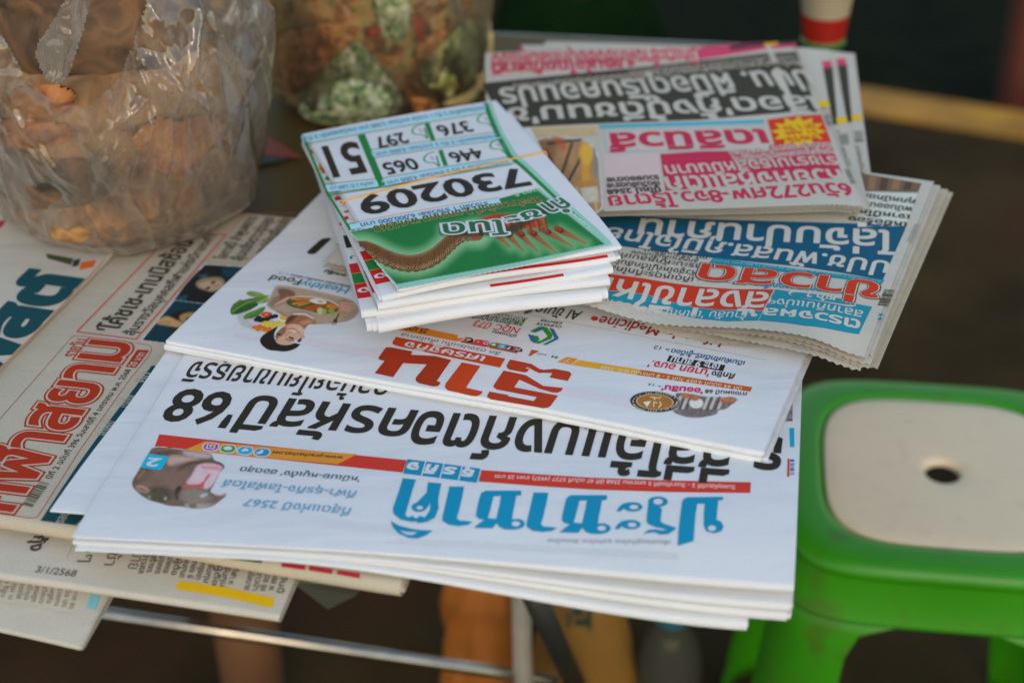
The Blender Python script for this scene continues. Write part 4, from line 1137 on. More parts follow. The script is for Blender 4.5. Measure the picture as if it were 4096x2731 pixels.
def woman(c):
    pl = c.ell(650, 745, 320, 165, (196, 208, 218), 18, .02); c.ell(640, 740, 290, 140, (178, 186, 192), 18, .1)
    # bread and greens
    c.poly([(270, 515), (400, 425), (445, 440), (330, 500)], (150, 100, 62), 6)
    gl = [[(490, 320), (560, 305), (680, 320), (760, 370), (840, 365), (800, 400), (700, 410), (560, 390), (500, 360)], [(250, 580), (300, 500), (420, 440), (600, 400), (820, 395), (800, 470), (640, 490), (480, 560), (330, 640), (275, 660)], [(280, 665), (360, 570), (520, 490), (680, 480), (640, 530), (500, 600)], [(440, 690), (480, 640), (600, 590), (760, 520), (770, 560), (700, 640), (560, 710), (480, 720)]]
    cc = [(116, 148, 72), (70, 116, 44), (46, 86, 34), (74, 122, 50)]
    for g, k in zip(gl, cc): c.poly(g, k, 6, tex=.3, ts=50)
    c.line([(290, 600), (500, 470), (800, 400)], 10, (150, 178, 110), 6, .7); c.line([(470, 690), (620, 610), (760, 540)], 8, (140, 170, 100), 5, .7); c.poly([(640, 470), (820, 400), (790, 440), (660, 490)], (170, 186, 130), 10, .8)
    c.line([(340, 520), (420, 500)], 6, (50, 90, 36), 4); c.line([(380, 480), (470, 470)], 6, (50, 90, 36), 4); c.line([(600, 320), (700, 350)], 12, (150, 180, 110), 8)
    # fruit on the plate
    c.poly([(690, 640), (740, 600), (860, 615), (870, 650), (800, 690), (730, 680)], (206, 66, 40), 6, tex=.2); c.poly([(740, 640), (800, 625), (790, 665)], (236, 140, 80), 10)
    for x, y in ((640, 720), (690, 730), (740, 715), (800, 705), (860, 680), (910, 668), (670, 690), (760, 740)): c.ell(x, y, 44, 30, (36, 32, 40), 0, .15)
    for x, y in ((540, 730), (590, 770), (640, 780)): c.ell(x, y, 48, 22, (198, 186, 210), 10, .3)
    for x, y in ((760, 785), (810, 790), (870, 790), (930, 790), (1000, 770)): c.ell(x, y, 60, 45, (226, 178, 60), -20, .08); c.ell(x + 6, y + 6, 46, 34, (240, 196, 92), -20, .3)
    for x, y in ((610, 830), (680, 815), (665, 862), (760, 870), (820, 850), (740, 835), (800, 880)): c.ell(x, y, 42, 25, (232, 112, 30), 0, .12)
    c.ell(1020, 705, 70, 45, (236, 236, 236), 10, .06); c.ell(1025, 690, 58, 38, (232, 170, 50), 10, .1)
    # sweater
    sw = c.poly([(905, 235), (960, 215), (1150, 235), (1320, 265), (1500, 300), (1700, 345), (1900, 390), (2040, 440), (2120, 560), (2125, 610), (2040, 710), (1880, 765), (1500, 796), (1300, 760), (1080, 690), (900, 600), (800, 540), (775, 490), (860, 340)], (172, 152, 138), 10, tex=.1, ts=60)
    c.poly([(900, 200), (1200, 225), (1600, 310), (2000, 420), (2060, 380), (1400, 180), (950, 150)], (205, 214, 231), 50, .95, opaque=False)
    c.poly([(960, 250), (1180, 300), (1200, 380), (1000, 400), (940, 330)], (98, 76, 64), 30, .9, clip=sw); c.poly([(800, 480), (900, 380), (1010, 360), (960, 470), (860, 560)], (124, 104, 92), 30, .7, clip=sw)
    c.poly([(1060, 640), (1000, 600), (900, 580), (1000, 680), (1080, 700)], (140, 116, 100), 25, .7, clip=sw); c.poly([(1800, 470), (1900, 420), (2000, 470), (1900, 520)], (130, 106, 92), 25, .8, clip=sw)
    c.line([(880, 430), (960, 390)], 12, (126, 108, 96), 8, .6); c.line([(860, 480), (960, 430)], 12, (130, 110, 96), 8, .6); c.poly([(1900, 640), (2100, 560), (2060, 700), (1880, 760)], (150, 132, 120), 40, .6, clip=sw)
    c.line([(1040, 655), (1160, 610), (1320, 600), (1430, 660), (1500, 760)], 26, (158, 136, 120), 10, .8)
    # hands
    c.poly([(960, 370), (1060, 320), (1190, 330), (1200, 380), (1130, 420), (1040, 480), (900, 530), (890, 515), (980, 450)], (134, 88, 70), 14); c.poly([(1050, 400), (1130, 380), (1120, 420), (900, 525), (880, 515)], (206, 168, 156), 10, .9)
    c.line([(1000, 440), (1080, 425)], 16, (190, 150, 136), 6); c.line([(960, 480), (1050, 455)], 14, (204, 164, 150), 6)
    c.poly([(1810, 500), (1860, 450), (1960, 465), (2005, 490), (2000, 560), (1930, 630), (1850, 640), (1790, 630), (1800, 570)], (180, 134, 116), 10)
    for y in (480, 515, 548, 580): c.line([(1860, y), (1990, y + 10)], 20, (206, 166, 150), 7); c.line([(1860, y + 16), (1985, y + 26)], 6, (120, 80, 66), 5, .7)
    # plate of food
    c.line([(1140, 395), (1300, 385), (1500, 400), (1700, 445), (1825, 520)], 14, (206, 208, 216), 4)
    pf = c.poly([(1130, 400), (1300, 395), (1500, 410), (1700, 460), (1820, 530), (1820, 600), (1700, 635), (1560, 640), (1440, 600), (1280, 565), (1150, 540), (1070, 490), (1070, 450)], (72, 92, 40), 8, tex=.7, ts=24)
    for a, b in (((1150, 420), (1400, 430)), ((1170, 490), (1400, 450)), ((1250, 510), (1420, 470)), ((1220, 430), (1420, 410))): c.line([a, b], 34, (222, 128, 54), 10, .95, w1=14)
    for a, b in (((1330, 560), (1520, 500)), ((1380, 575), (1560, 520)), ((1440, 585), (1640, 530)), ((1480, 540), (1640, 500))): c.line([a, b], 26, (196, 78, 36), 8, .95, w1=12)
    c.ell(1530, 455, 125, 36, (232, 232, 228), 8, .12); c.ell(1560, 458, 46, 17, (232, 160, 50), 8, .2)
    c.poly([(1670, 470), (1800, 525), (1810, 560), (1740, 570), (1640, 550)], (226, 122, 36), 8, tex=.3, ts=12)
    c.ell(1560, 595, 48, 50, (186, 196, 140), 20, .2); c.ell(1620, 600, 34, 44, (150, 168, 96), 20, .2); c.ell(1720, 595, 50, 30, (140, 160, 80), 0, .3)
    # neck, face and hair
    c.poly([(1080, 680), (1150, 650), (1260, 640), (1400, 680), (1500, 760), (1495, 790), (1400, 780), (1340, 850), (1320, 870), (1100, 840), (1040, 790)], (156, 102, 76), 14)
    c.poly([(1080, 690), (1160, 650), (1250, 650), (1150, 740), (1050, 800)], (96, 58, 42), 22); c.line([(1180, 640), (1340, 640), (1460, 700)], 16, (218, 220, 226), 4); c.poly([(1240, 760), (1400, 700), (1480, 760), (1400, 780), (1300, 800)], (190, 140, 112), 22, .9)
    f = c.poly([(1000, 830), (1100, 790), (1220, 775), (1320, 830), (1325, 940), (1290, 1010), (1200, 1070), (1000, 1090), (920, 1060), (900, 950)], (206, 164, 142), 10)
    c.poly([(900, 880), (1000, 830), (1080, 800), (1060, 920), (980, 960), (920, 1000)], (120, 76, 58), 26, .8, clip=f); c.poly([(1150, 800), (1320, 830), (1310, 900), (1240, 880)], (222, 186, 160), 24, .8, clip=f)
    c.line([(1080, 850), (1170, 850), (1260, 912)], 9, (150, 84, 74), 4); c.line([(1105, 840), (1180, 838), (1240, 872)], 10, (206, 140, 128), 5); c.poly([(1120, 870), (1200, 875), (1240, 905), (1150, 900)], (228, 220, 214), 6, .7)
    c.line([(1130, 905), (1160, 900)], 8, (110, 70, 60), 4); c.line([(1060, 960), (1110, 900)], 20, (170, 118, 96), 12, .6)
    c.ell(960, 935, 42, 15, (66, 44, 38), 14, .3); c.ell(1140, 985, 42, 15, (66, 44, 38), 14, .3); c.line([(1060, 1000), (1120, 1022), (1180, 1020)], 12, (60, 40, 34), 5); c.line([(900, 960), (950, 975)], 10, (70, 46, 40), 5)
    c.ell(1310, 975, 26, 42, (206, 156, 136), -10, .2)
    c.poly([(890, 840), (960, 810), (900, 900), (890, 960), (905, 1010), (940, 1070), (1050, 1090), (1180, 1070), (1260, 1000), (1290, 960), (1285, 1040), (1250, 1110), (1150, 1165), (1030, 1186), (920, 1170), (820, 1165), (730, 1110), (690, 1050), (682, 1000), (740, 930), (830, 880)], (40, 32, 28), 8, tex=.15, ts=40)
    c.line([(940, 980), (925, 1010), (905, 1025)], 10, (60, 44, 38), 4)
    # fork
    c.line([(1830, 640), (1790, 710)], 20, (62, 46, 40), 4); c.poly([(1740, 745), (1760, 705), (1810, 710), (1810, 750), (1770, 770)], (74, 60, 54), 5)
    for x in (1728, 1748, 1768, 1786): c.line([(x + 14, 750), (x, 797)], 8, (84, 70, 64), 3)
    c.a = np.maximum(c.a, 0); edge = np.minimum(c.a, 1); c.a = edge
p.paint('photo', (225, 150, 2140, 1200), 7.0, woman)
p.build(r_2)
# ================================================================== blue and red daily
p = pg_k; p.crop = k_c7
KW = paper_mat(ink(188, 188, 187), name='unprinted_newsprint', fibre=.05, bump=0)
DBL = I(16, 82, 116); TEAL = I(26, 132, 160); KR = I(188, 52, 24); KB = I(58, 58, 50)
p.poly('banner', [(100, 90), (2078, 160), (2066, 196), (1930, 502), (1400, 418), (870, 364), (500, 320), (150, 270)], DBL, 1)
p.text('headline', 'ปปช.ฟันสส.ภูมิใจไทย', (1974, 390), (215, 172), (1960, 458), KW, .02)
p.text('headline', 'ไล่จับปานภาน', (2002, 196), (420, 120), (1980, 292), KW, .02)
p.poly('banner', [(868, 361), (1400, 434), (1942, 502), (1922, 531), (1380, 463), (843, 393)], TEAL, 1)
p.text('banner', 'วันพฤหัสบดีที่ 2 มกราคม พ.ศ. 2568 ปีที่ 34 ฉบับที่ 12,456 ราคา 10 บาท', (1922, 506), (872, 372), (1918, 518), I(120, 190, 205), .0, 2)
p.text('masthead', 'ข่าวสด', (1916, 520), (803, 402), (1888, 618), KB, .050, 2)
p.text('masthead', 'ข่าวสด', (1914, 522), (805, 404), (1886, 616), KW, .036, 3)
p.text('masthead', 'ข่าวสด', (1912, 523), (807, 405), (1884, 615), KR, .022, 4)
p.text('lettering', 'ครบทุกรส สดทุกเรื่อง', (1657, 562), (1128, 512), (1652, 588), I(30, 130, 170), .04)
p.text('lettering', 'http://www.khaosod.co.th', (1028, 518), (770, 496), (1026, 532), I(110, 112, 108), 0)
for st, a, b, t in (('ทท ผู้ลี้ลับปริศนา', (832, 356), (440, 306), (830, 372)), ('ลูกหลานลั่นสู้ไม่ถอย', (776, 376), (360, 318), (774, 394)), ('กระบะหักหลบเก๋ง', (802, 406), (250, 326), (800, 430)), ('หัวจู่งใหญ่ไต้กลับใน', (772, 446), (232, 366), (770, 470)), ('เกิดเหตุระทึกใกล้', (746, 486), (222, 410), (744, 512))):
    p.text('lettering', st, a, b, t, KB, .012)
p.poly('banner', [(60, 458), (230, 466), (420, 490), (600, 520), (800, 545), (1000, 560), (1247, 561), (1178, 692), (900, 688), (750, 672), (600, 637), (450, 592), (300, 571), (160, 565), (40, 562)], KR, 1)
p.text('headline', 'สั่งล่าขี้ใหม่', (1218, 584), (120, 470), (1196, 676), KW, .016)
p.poly('banner', [(-60, 572), (160, 568), (300, 574), (450, 595), (600, 640), (750, 675), (900, 691), (1178, 696), (1146, 757), (960, 762), (800, 748), (650, 722), (500, 682), (300, 642), (100, 615), (-90, 606)], TEAL, 1)
p.text('banner', "ร้านลับ 'เจ๊ใหญ่'ก๋วยจั๊บข้างโบสถ์", (1084, 706), (0, 570), (1080, 738), KW, .008, 2); p.poly('banner', ring(1122, 722, 22, 11), KW, 2)
p.poly('banner', [(1257, 560), (1560, 612), (1864, 670), (1780, 842), (1440, 790), (1150, 757)], TEAL, 1)
p.text('headline', 'ตรวจผล', (1788, 756), (1192, 680), (1778, 806), KW, .028)
p.text('headline', 'สลากกินแบ่งฯ', (1808, 698), (1222, 616), (1800, 736), KW, .012)
pill = [(1372, 568), (1560, 596), (1740, 640), (1768, 658), (1750, 671), (1700, 668), (1520, 636), (1360, 606), (1336, 588), (1345, 574)]
p.poly('banner', pill, KW, 2, True); p.poly('banner', [(x + (1552 - x) * .06, y + (620 - y) * .2) for x, y in pill], TEAL, 3, True)
p.text('banner', 'หน้า 2', (1638, 606), (1464, 576), (1632, 634), KW, .03, 4)
p.barcode('barcode', (2008, 566), (1965, 668), (1940, 560), KB, 26, 5)
p.text('barcode', '8850202', (1936, 640), (1946, 580), (1928, 640), KB, 0)
p.barcode('barcode', (2170, 150), (2118, 262), (2130, 150), I(150, 148, 140), 20, 6)
for c in ((1918, 720), (1912, 746)):
    st = [(c[0] + (22 if i % 2 == 0 else 9) * math.sin(i * math.pi / 5), c[1] + (14 if i % 2 == 0 else 6) * math.cos(i * math.pi / 5)) for i in range(10)]
    p.poly('logo', st, TEAL, 1)
p.crop = k_c13
p.poly('photo', [(1560, 700), (1634, 728), (1868, 768), (1852, 806), (1634, 800), (1560, 790)], I(112, 92, 76), 1)
for i in range(4): p.poly('photo', [(1650 + i * 50, 735 + i * 8), (1680 + i * 50, 740 + i * 8), (1670 + i * 50, 796), (1640 + i * 50, 796)], I(84, 66, 54) if i % 2 else I(140, 110, 84), 2)
p.poly('banner', [(1600, 804), (1850, 810), (1800, 945), (1600, 950)], I(196, 204, 204), 1)
for i, st in enumerate(('คุกหนักแก๊ง', 'พนันออนไลน์', 'เจาหนี้โหด', 'เหยื่อร้อง')):
    p.text('headline', st, (1842 - i * 12, 836 + i * 32), (1590 - i * 8, 806 + i * 33), (1838 - i * 12, 852 + i * 32), KB, .03)
p.build(r_k)

# ================================================================== pink tabloid
p = pg_d; p.crop = k_c8
CRI = I(182, 40, 78); PNK = I(196, 178, 184); DW = paper_mat(ink(182, 180, 177), name='unprinted_tabloid', fibre=.05, bump=0); DK = I(56, 54, 44)
p.poly('banner', [(40, 345), (900, 258), (1892, 158), (2014, 512), (1300, 560), (180, 608)], DK, 1)
p.text('headline', 'ปปน. ฝีมือดุเริบคอนปร', (1940, 268), (140, 378), (1936, 354), DW, .026)
p.text('headline', "เลือด'กุ้งปู้ดีชนม'ช", (1988, 424), (190, 494), (1990, 496), DW, .026)
p.text('lettering', 'นายกรัฐมนตรีตรวจงานเร่งด่วนภาคใต้ฝนหนักน้ำท่วม', (1898, 176), (900, 270), (1900, 196), I(170, 160, 150), .01)
p.text('lettering', 'สั่งด่วนทุกหน่วยเร่งช่วยชาวบ้านเดือดร้อนปีใหม่เดินทางกลับ', (1920, 206), (220, 352), (1924, 232), I(180, 170, 160), .015)
p.poly('banner', [(90, 165), (1312, 132), (1318, 212), (700, 262), (90, 315)], I(190, 174, 168), 1)
p.text('headline', 'นักเตะช้างศึกชิงชัยบุกถล่มคู่แข่ง', (1306, 136), (100, 174), (1308, 206), CRI, .024)
p.text('headline', 'รวมใจไทยทั้งชาติ', (860, 205), (100, 232), (860, 252), CRI, .03)
p.poly('banner', [(1316, 132), (1886, 98), (1890, 128), (1320, 205)], I(196, 64, 104), 1)
p.poly('banner', [(1500, 124), (1884, 96), (1886, 112), (1500, 150)], I(60, 50, 60), 2)
p.poly('banner', [(1700, 110), (1780, 104), (1782, 122), (1702, 128)], I(220, 160, 40), 3)
p.poly('banner', [(190, 612), (716, 592), (722, 650), (240, 674)], I(196, 178, 144), 1)
p.column('lettering', 700, 606, 230, 628, 3, I(160, 140, 104), axis=(704, 644), seed=4)
def temple_photo(c):
    b = c.poly([(200, 682), (716, 652), (742, 1010), (748, 1096), (600, 1130), (300, 1200)], (166, 128, 92), 6, tex=.35, ts=60)
    c.poly([(260, 680), (500, 668), (420, 1000), (300, 900)], (120, 84, 58), 30, .8, clip=b, tex=.4, ts=40)
    for x0, y0, x1, y1 in ((420, 740, 500, 910), (500, 910, 570, 700), (540, 940, 670, 690), (430, 700, 660, 670)): c.line([(x0, y0), (x1, y1)], 15, (48, 40, 34), 6)
    c.line([(340, 720), (360, 850)], 60, (170, 56, 36), 20, .8); c.line([(460, 640), (520, 720)], 40, (180, 80, 50), 20, .7)
    for x in (520, 560, 600, 700): c.line([(x, 960), (x + 16, 1110)], 16, (206, 180, 140), 8, .8)
    c.line([(655, 690), (650, 920)], 44, (206, 150, 50), 12, .9); c.ell(655, 760, 40, 60, (224, 168, 60), 0, .4); c.line([(610, 930), (690, 930)], 20, (190, 130, 40), 8); c.poly([(620, 960), (720, 950), (730, 1040), (640, 1050)], (196, 190, 176), 10, tex=.2, ts=20)
    c.line([(700, 700), (712, 900)], 14, (110, 130, 150), 6); c.a = b
p.paint('photo', (180, 640, 760, 1210), 6, temple_photo)
p.poly('banner', [(716, 588), (1704, 556), (2034, 528), (2170, 905), (2190, 1060), (760, 1100), (740, 900)], DW, 2)
p.poly('banner', [(728, 592), (1698, 560), (1702, 580), (732, 612)], I(56, 166, 200), 3)
p.poly('banner', [(752, 622), (1690, 594), (1742, 740), (770, 752)], I(160, 182, 186), 3); p.poly('banner', [(764, 630), (1682, 602), (1726, 730), (780, 743)], I(190, 181, 182), 4)
p.text('masthead', 'เดลินิวส์', (1688, 620), (782, 645), (1696, 695), CRI, .036, 5)
p.poly('banner', [(1718, 560), (2034, 528), (2094, 690), (1762, 716)], I(198, 50, 30), 3)
st = [(1902 + (1.0 if i % 2 == 0 else .68) * 165 * math.sin(i * math.pi / 12), 630 + (1.0 if i % 2 == 0 else .68) * 92 * math.cos(i * math.pi / 12)) for i in range(24)]
p.poly('logo', st, I(228, 178, 24), 4)
for i, s_ in enumerate(('ทุก 1 วัน', '51 446', 'รางวัล')): p.text('logo', s_, (1990 + i * 8, 590 + i * 32), (1810 + i * 8, 604 + i * 32), (1990 + i * 8, 611 + i * 32), I(196, 70, 24), .03, 5)
p.poly('banner', [(1088, 762), (1500, 735), (2088, 684), (2168, 905), (1120, 978)], CRI, 3)
p.text('headline', 'หวยคจหลี่แตก', (2138, 856), (1112, 900), (2150, 925), DW, .026, 4)
p.text('headline', 'ราชรามเธอสี่หมื่นบาท', (2112, 778), (1112, 832), (2116, 824), DW, .022, 4)
p.text('lettering', 'กองสลากแถลงผลรางวัลเลขท้าย', (2096, 734), (1510, 780), (2098, 760), DW, .03, 4)
p.text('lettering', 'เปิดตัวเจ้าของรางวัลใหญ่ปีใหม่', (2080, 694), (1486, 742), (2082, 722), DW, .03, 4)
p.column('lettering', 1470, 764, 1110, 788, 3, I(222, 130, 160), axis=(1474, 800), seed=8)
p.poly('banner', [(756, 768), (1078, 752), (1104, 1004), (772, 1012)], PNK, 3)
p.column('lettering', 1056, 766, 776, 782, 6, I(130, 120, 126), axis=(1064, 868), seed=9, bold=.01)
for i, s_ in enumerate(('รวมยอดตาย', 'เจ็ดวันอันตราย', 'ปีใหม่ 2568')): p.text('headline', s_, (1076 + i * 4, 888 + i * 34), (774, 904 + i * 34), (1078 + i * 4, 910 + i * 34), DK, .05, 4)
p.text('headline', '6วัน272ศพ-8จว.ไร้ตาย', (2190, 936), (778, 1010), (2196, 990), CRI, .026, 3)
p.poly('banner', [(2012, 450), (2076, 442), (2090, 478), (2024, 486)], I(226, 182, 36), 1)
p.barcode('barcode', (2100, 520), (2120, 588), (2052, 526), I(104, 102, 98), 10, 3); p.barcode('barcode', (2200, 845), (2240, 930), (2170, 850), I(104, 102, 98), 14, 4)
p.text('lettering', 'วันเสาร์ที่ 4 มกราคม 2568', (2120, 620), (2190, 830), (2100, 622), I(120, 118, 112), .01)
p.build(r_d)
for (q, r), dx, dy, n in ((dpages[0], 105, 98, 1), (dpages[1], 190, 84, 2)):
    q.crop = k_c8
    a = 2018 + dx; b = 448 + dy
    q.poly('banner', [(a, b), (a + 62, b - 8), (a + 67, b + 32), (a + 5, b + 38)], I(226, 182, 36), 1)
    q.barcode('barcode', (a + 70, b + 92), (a + 78, b + 156), (a + 20, b + 96), I(104, 102, 98), 10, 3 + n)
    q.poly('banner', [(a - 85, b - 330), (a - 30, b - 336), (a - 22, b - 296), (a - 76, b - 290)], I(196, 64, 104), 1)
    q.poly('banner', [(a - 76, b - 290), (a - 20, b - 296), (a + 10, b + 40), (a - 18, b + 42)], DK, 1)
    q.text('lettering', 'ฉบับพิเศษปีใหม่', (a + 30, b + 180), (a + 60, b + 330), (a + 12, b + 182), I(120, 118, 112), .01)
    q.build(r)

# ================================================================== green lottery leaflet
p = pg_g; p.crop = k_c1
GR = I(30, 124, 66); GT = I(140, 194, 184); CY = I(160, 214, 238); GN = I(46, 44, 38)
p.poly('banner', [(88, 268), (700, 160), (1278, 64), (1294, 104), (700, 204), (100, 312)], CY, 1)
p.text('lettering', 'รางวัลเลขท้าย 2 ตัว 1 รางวัล รางวัลละ 2,000 บาท รางวัลเลขหน้า 3 ตัว', (1262, 74), (110, 274), (1268, 94), I(90, 96, 150), .01)
p.poly('banner', [(1266, 56), (1318, 48), (1340, 120), (1392, 245), (1478, 385), (1560, 455), (1800, 690), (2092, 955), (2040, 968), (1740, 690), (1500, 462), (1420, 400), (1348, 270), (1300, 160)], GR, 1)
p.poly('banner', [(1294, 52), (1318, 48), (1342, 120), (1394, 245), (1480, 383), (1562, 453), (1802, 690), (2094, 955), (2066, 962), (1770, 690), (1530, 460), (1452, 396), (1376, 262), (1324, 140)], GT, 2)
p.poly('banner', [(92, 270), (108, 268), (270, 640), (420, 880), (404, 884), (252, 645)], GR, 1)
def sl(a, b, w=9, m=GR): p.stroke('banner', [a, b], w, m, 2)
sl((112, 322), (700, 214), 10); sl((700, 214), (1302, 116), 10)
p.poly('banner', [(452, 262), (500, 252), (634, 584), (590, 596)], GR, 1)
p.poly('banner', [(884, 186), (916, 180), (958, 296), (930, 302)], GR, 1); p.poly('banner', [(974, 360), (1002, 354), (1038, 456), (1010, 462)], GR, 1)
for L, s_ in (([(538, 368), (960, 302), (1368, 250), (1382, 284), (970, 338), (554, 402)], 'รางวัลเลขหน้า 3 ตัว 2 รางวัลละ 4,000 บาท'), ([(608, 553), (1010, 466), (1440, 412), (1452, 444), (1024, 500), (624, 592)], 'รางวัลเลขท้าย 3 ตัว 2 รางวัลละ 4,000 บาท'), ([(244, 588), (576, 554), (592, 588), (264, 628)], 'เลขท้าย 2 ตัว 2,000 บาท')):
    p.poly('banner', L, CY, 1)
    n = len(L) // 2
    a = L[n - 1]; b = L[0]
    p.text('lettering', s_, (a[0] - 24, a[1] + 8), (b[0] + 30, b[1] + 8), (a[0] - 16, a[1] + 25), I(96, 100, 160), .01)
    sl((b[0] - 4, b[1] - 10), (a[0], a[1] - 10), 7); sl((L[-1][0], L[-1][1] + 8), (L[n][0], L[n][1] + 8), 7)
sl((266, 650), (620, 596), 13); sl((620, 596), (1470, 440), 9)
for s_, a, b, t in (('297', (742, 246), (548, 284), (748, 316)), ('376', (1152, 172), (952, 206), (1162, 242)), ('065', (812, 410), (606, 448), (822, 484)), ('446', (1228, 344), (1032, 380), (1240, 412))):
    p.text('headline', s_, a, b, t, GN, .024)
p.text('headline', '51', (440, 308), (228, 342), (480, 500), GN, .028)
p.text('headline', '730209', (1492, 478), (446, 668), (1506, 592), GN, .03)
for x, y in ((846, 226), (1268, 152), (922, 406), (1350, 320)):
    p.stroke('logo', [(x + 30, y - 38), (x - 20, y - 24), (x - 46, y + 12), (x - 20, y + 34), (x + 30, y + 30), (x + 66, y + 66), (x + 50, y + 20), (x + 40, y - 10)], 12, I(60, 150, 100), 1, False, True)
    p.stroke('logo', [(x + 4, y - 6), (x + 24, y + 14)], 10, I(150, 130, 190), 1)
p.poly('banner', [(398, 838), (900, 756), (1362, 672), (1378, 704), (900, 790), (412, 872)], CY, 1); sl((396, 832), (1362, 666), 6, I(190, 140, 80))
p.text('lettering', 'รางวัลที่ 1 รางวัลละ 6,000,000 บาท', (1290, 692), (470, 832), (1296, 712), I(80, 90, 150), .02)
def naga(c):
    out = [(404, 884), (1382, 708), (1366, 672), (1630, 602), (1700, 660), (2100, 968), (1500, 1108), (718, 1254), (560, 1060)]
    b = 1 - sstep(-2, 2, c.dist_poly(out)); c.put(b, ink(140, 194, 184))
    inn = [(404, 884), (1382, 708), (1366, 672), (1606, 608), (2052, 966), (1480, 1084), (706, 1224), (540, 1040)]
    g = 1 - sstep(-3, 3, c.dist_poly(inn)); c.put(g, np.asarray(ink(28, 116, 62)) * (1 + .15 * (fbm(c.X / 120, c.Y / 90, 3) - .5))[..., None])
    sn = np.array([(440, 985), (500, 985), (560, 1010), (640, 1055), (740, 1090), (850, 1090), (950, 1050), (1020, 985), (1080, 930), (1140, 900), (1230, 905)], float)
    for _ in range(2): sn = np.concatenate([sn[:1], np.stack([sn[:-1] * .75 + sn[1:] * .25, sn[:-1] * .25 + sn[1:] * .75], 1).reshape(-1, 2), sn[-1:]])
    c.line(sn, 160, (150, 206, 160), 46, .75); 
    for a, e in (((1340, 880), (1440, 985)), ((1430, 890), (1525, 1010)), ((1510, 890), (1618, 1012)), ((1590, 890), (1735, 1022)), ((1680, 880), (1845, 982)), ((1760, 870), (1932, 962)), ((1200, 830), (1600, 800)), ((1000, 870), (1300, 900))): c.line([a, e], 60, (130, 190, 140), 40, .6)
    d = np.full(c.X.shape, 1e9); s = np.zeros(c.X.shape); sd = np.zeros(c.X.shape); L = 0
    for q, r in zip(sn[:-1], sn[1:]):
        e = r - q; l = np.hypot(*e); t = np.clip(((c.X - q[0]) * e[0] + (c.Y - q[1]) * e[1]) / l ** 2, 0, 1)
        dd = np.hypot(c.X - q[0] - t * e[0], c.Y - q[1] - t * e[1]); m = dd < d
        d = np.where(m, dd, d); s = np.where(m, L + t * l, s); sd = np.where(m, ((c.X - q[0]) * -e[1] + (c.Y - q[1]) * e[0]) / l, sd); L += l
    hw = 40 + 16 * np.sin(np.clip(s / L, 0, 1) * math.pi) + 3 * np.sin(s / 7.0) * (sd > 0)
    cov = 1 - sstep(-2, 2, d - hw); w = sd / 52
    k1, k2, k3 = np.asarray(ink(128, 88, 46)), np.asarray(ink(66, 44, 26)), np.asarray(ink(196, 176, 140))
    sc = (np.abs(((s + sd * .8) / 17) % 1 - .5) + np.abs(((s - sd * .8) / 17) % 1 - .5))
    col = k1 * (1 - sstep(.35, .7, sc))[..., None] + k2 * sstep(.35, .7, sc)[..., None]
    hl = (sstep(.1, .5, w) * (1 - sstep(.6, .95, w)))[..., None] * .45 * (sc < .5)[..., None]; col = col * (1 - hl) + k3 * hl
    ed = sstep(.55, 1.0, -w)[..., None] * .6; col = col * (1 - ed) + np.asarray(ink(150, 120, 104)) * ed
    c.put(cov, col)
    c.poly([(1190, 890), (1250, 890), (1245, 952), (1215, 930), (1190, 945)], (150, 74, 50), 4)
    c.poly([(1180, 832), (1300, 776), (1420, 766), (1600, 790), (1700, 830), (1600, 868), (1250, 868)], (168, 62, 34), 8, tex=.3, ts=40)
    rr = random.Random(5)
    for i, (a, e) in enumerate((((1350, 890), (1440, 985)), ((1430, 895), (1525, 1010)), ((1510, 895), (1618, 1012)), ((1590, 890), (1735, 1022)), ((1680, 880), (1845, 982)), ((1760, 870), (1932, 962)))):
        c.line([(a[0] - 20, a[1] - 5), e], 44, (136, 70, 42), 5, w1=6); c.line([(a[0], a[1] + 8), (e[0] - 20, e[1] - 14)], 12, (180, 108, 70), 4, .7); c.ell(a[0] + 6, a[1] + 8, 22, 18, (110, 34, 30), 0, .3); c.ell(a[0] + 2, a[1] + 4, 8, 7, (190, 60, 50), 0, .4)
    for x in (1420, 1480, 1540, 1600, 1650): c.line([(x, 790), (x + 26, 880)], 26, (176, 92, 50), 5, .95, w1=14); c.line([(x + 14, 800), (x + 34, 880)], 8, (74, 40, 30), 3)
    c.line([(1010, 880), (1250, 880), (1420, 890), (1560, 800), (1740, 700)], 62, (40, 52, 36), 16, .85)
    c.a = b
p.paint('photo', (395, 595, 2110, 1262), 6.5, naga)
GW = paper_mat((.74, .76, .76), name='title_outline', bump=0)
for s_, a, b_, t in (('คำ', (1766, 668), (1632, 712), (1786, 736)), ('ชะ', (1606, 742), (1400, 790), (1614, 792)), ('โนด', (1400, 808), (1006, 838), (1392, 872))):
    p.text('headline', s_, a, b_, t, GW, .085, 2); p.text('headline', s_, a, b_, t, I(40, 100, 66), .02, 3)
p.text('lettering', 'ประจำงวดวันที่ 2 มกราคม พ.ศ.2568', (1624, 660), (552, 852), (1632, 690), I(176, 170, 110), .05); p.text('lettering', 'ประจำงวดวันที่ 2 มกราคม พ.ศ.2568', (1624, 660), (552, 852), (1632, 690), I(40, 60, 36), .01, 3)
p.text('lettering', 'ราคา 5.-', (1630, 602), (1420, 650), (1634, 620), I(170, 206, 170), .02, 3)
p.build(r_g)
LR = I(190, 32, 34); LG = I(34, 118, 62)
def rct(q, part, u0, v0, u1, v1, m, ly=1):
    k = 8; P = np.array([(u0 + (u1 - u0) * i / k, v) for v in (v0, v1) for i in range(k + 1)]); T = []
    for i in range(k): T += [(i, i + 1, k + 2 + i), (i, k + 2 + i, k + 1 + i)]
    q.add(part, P, np.array(T), m, ly)
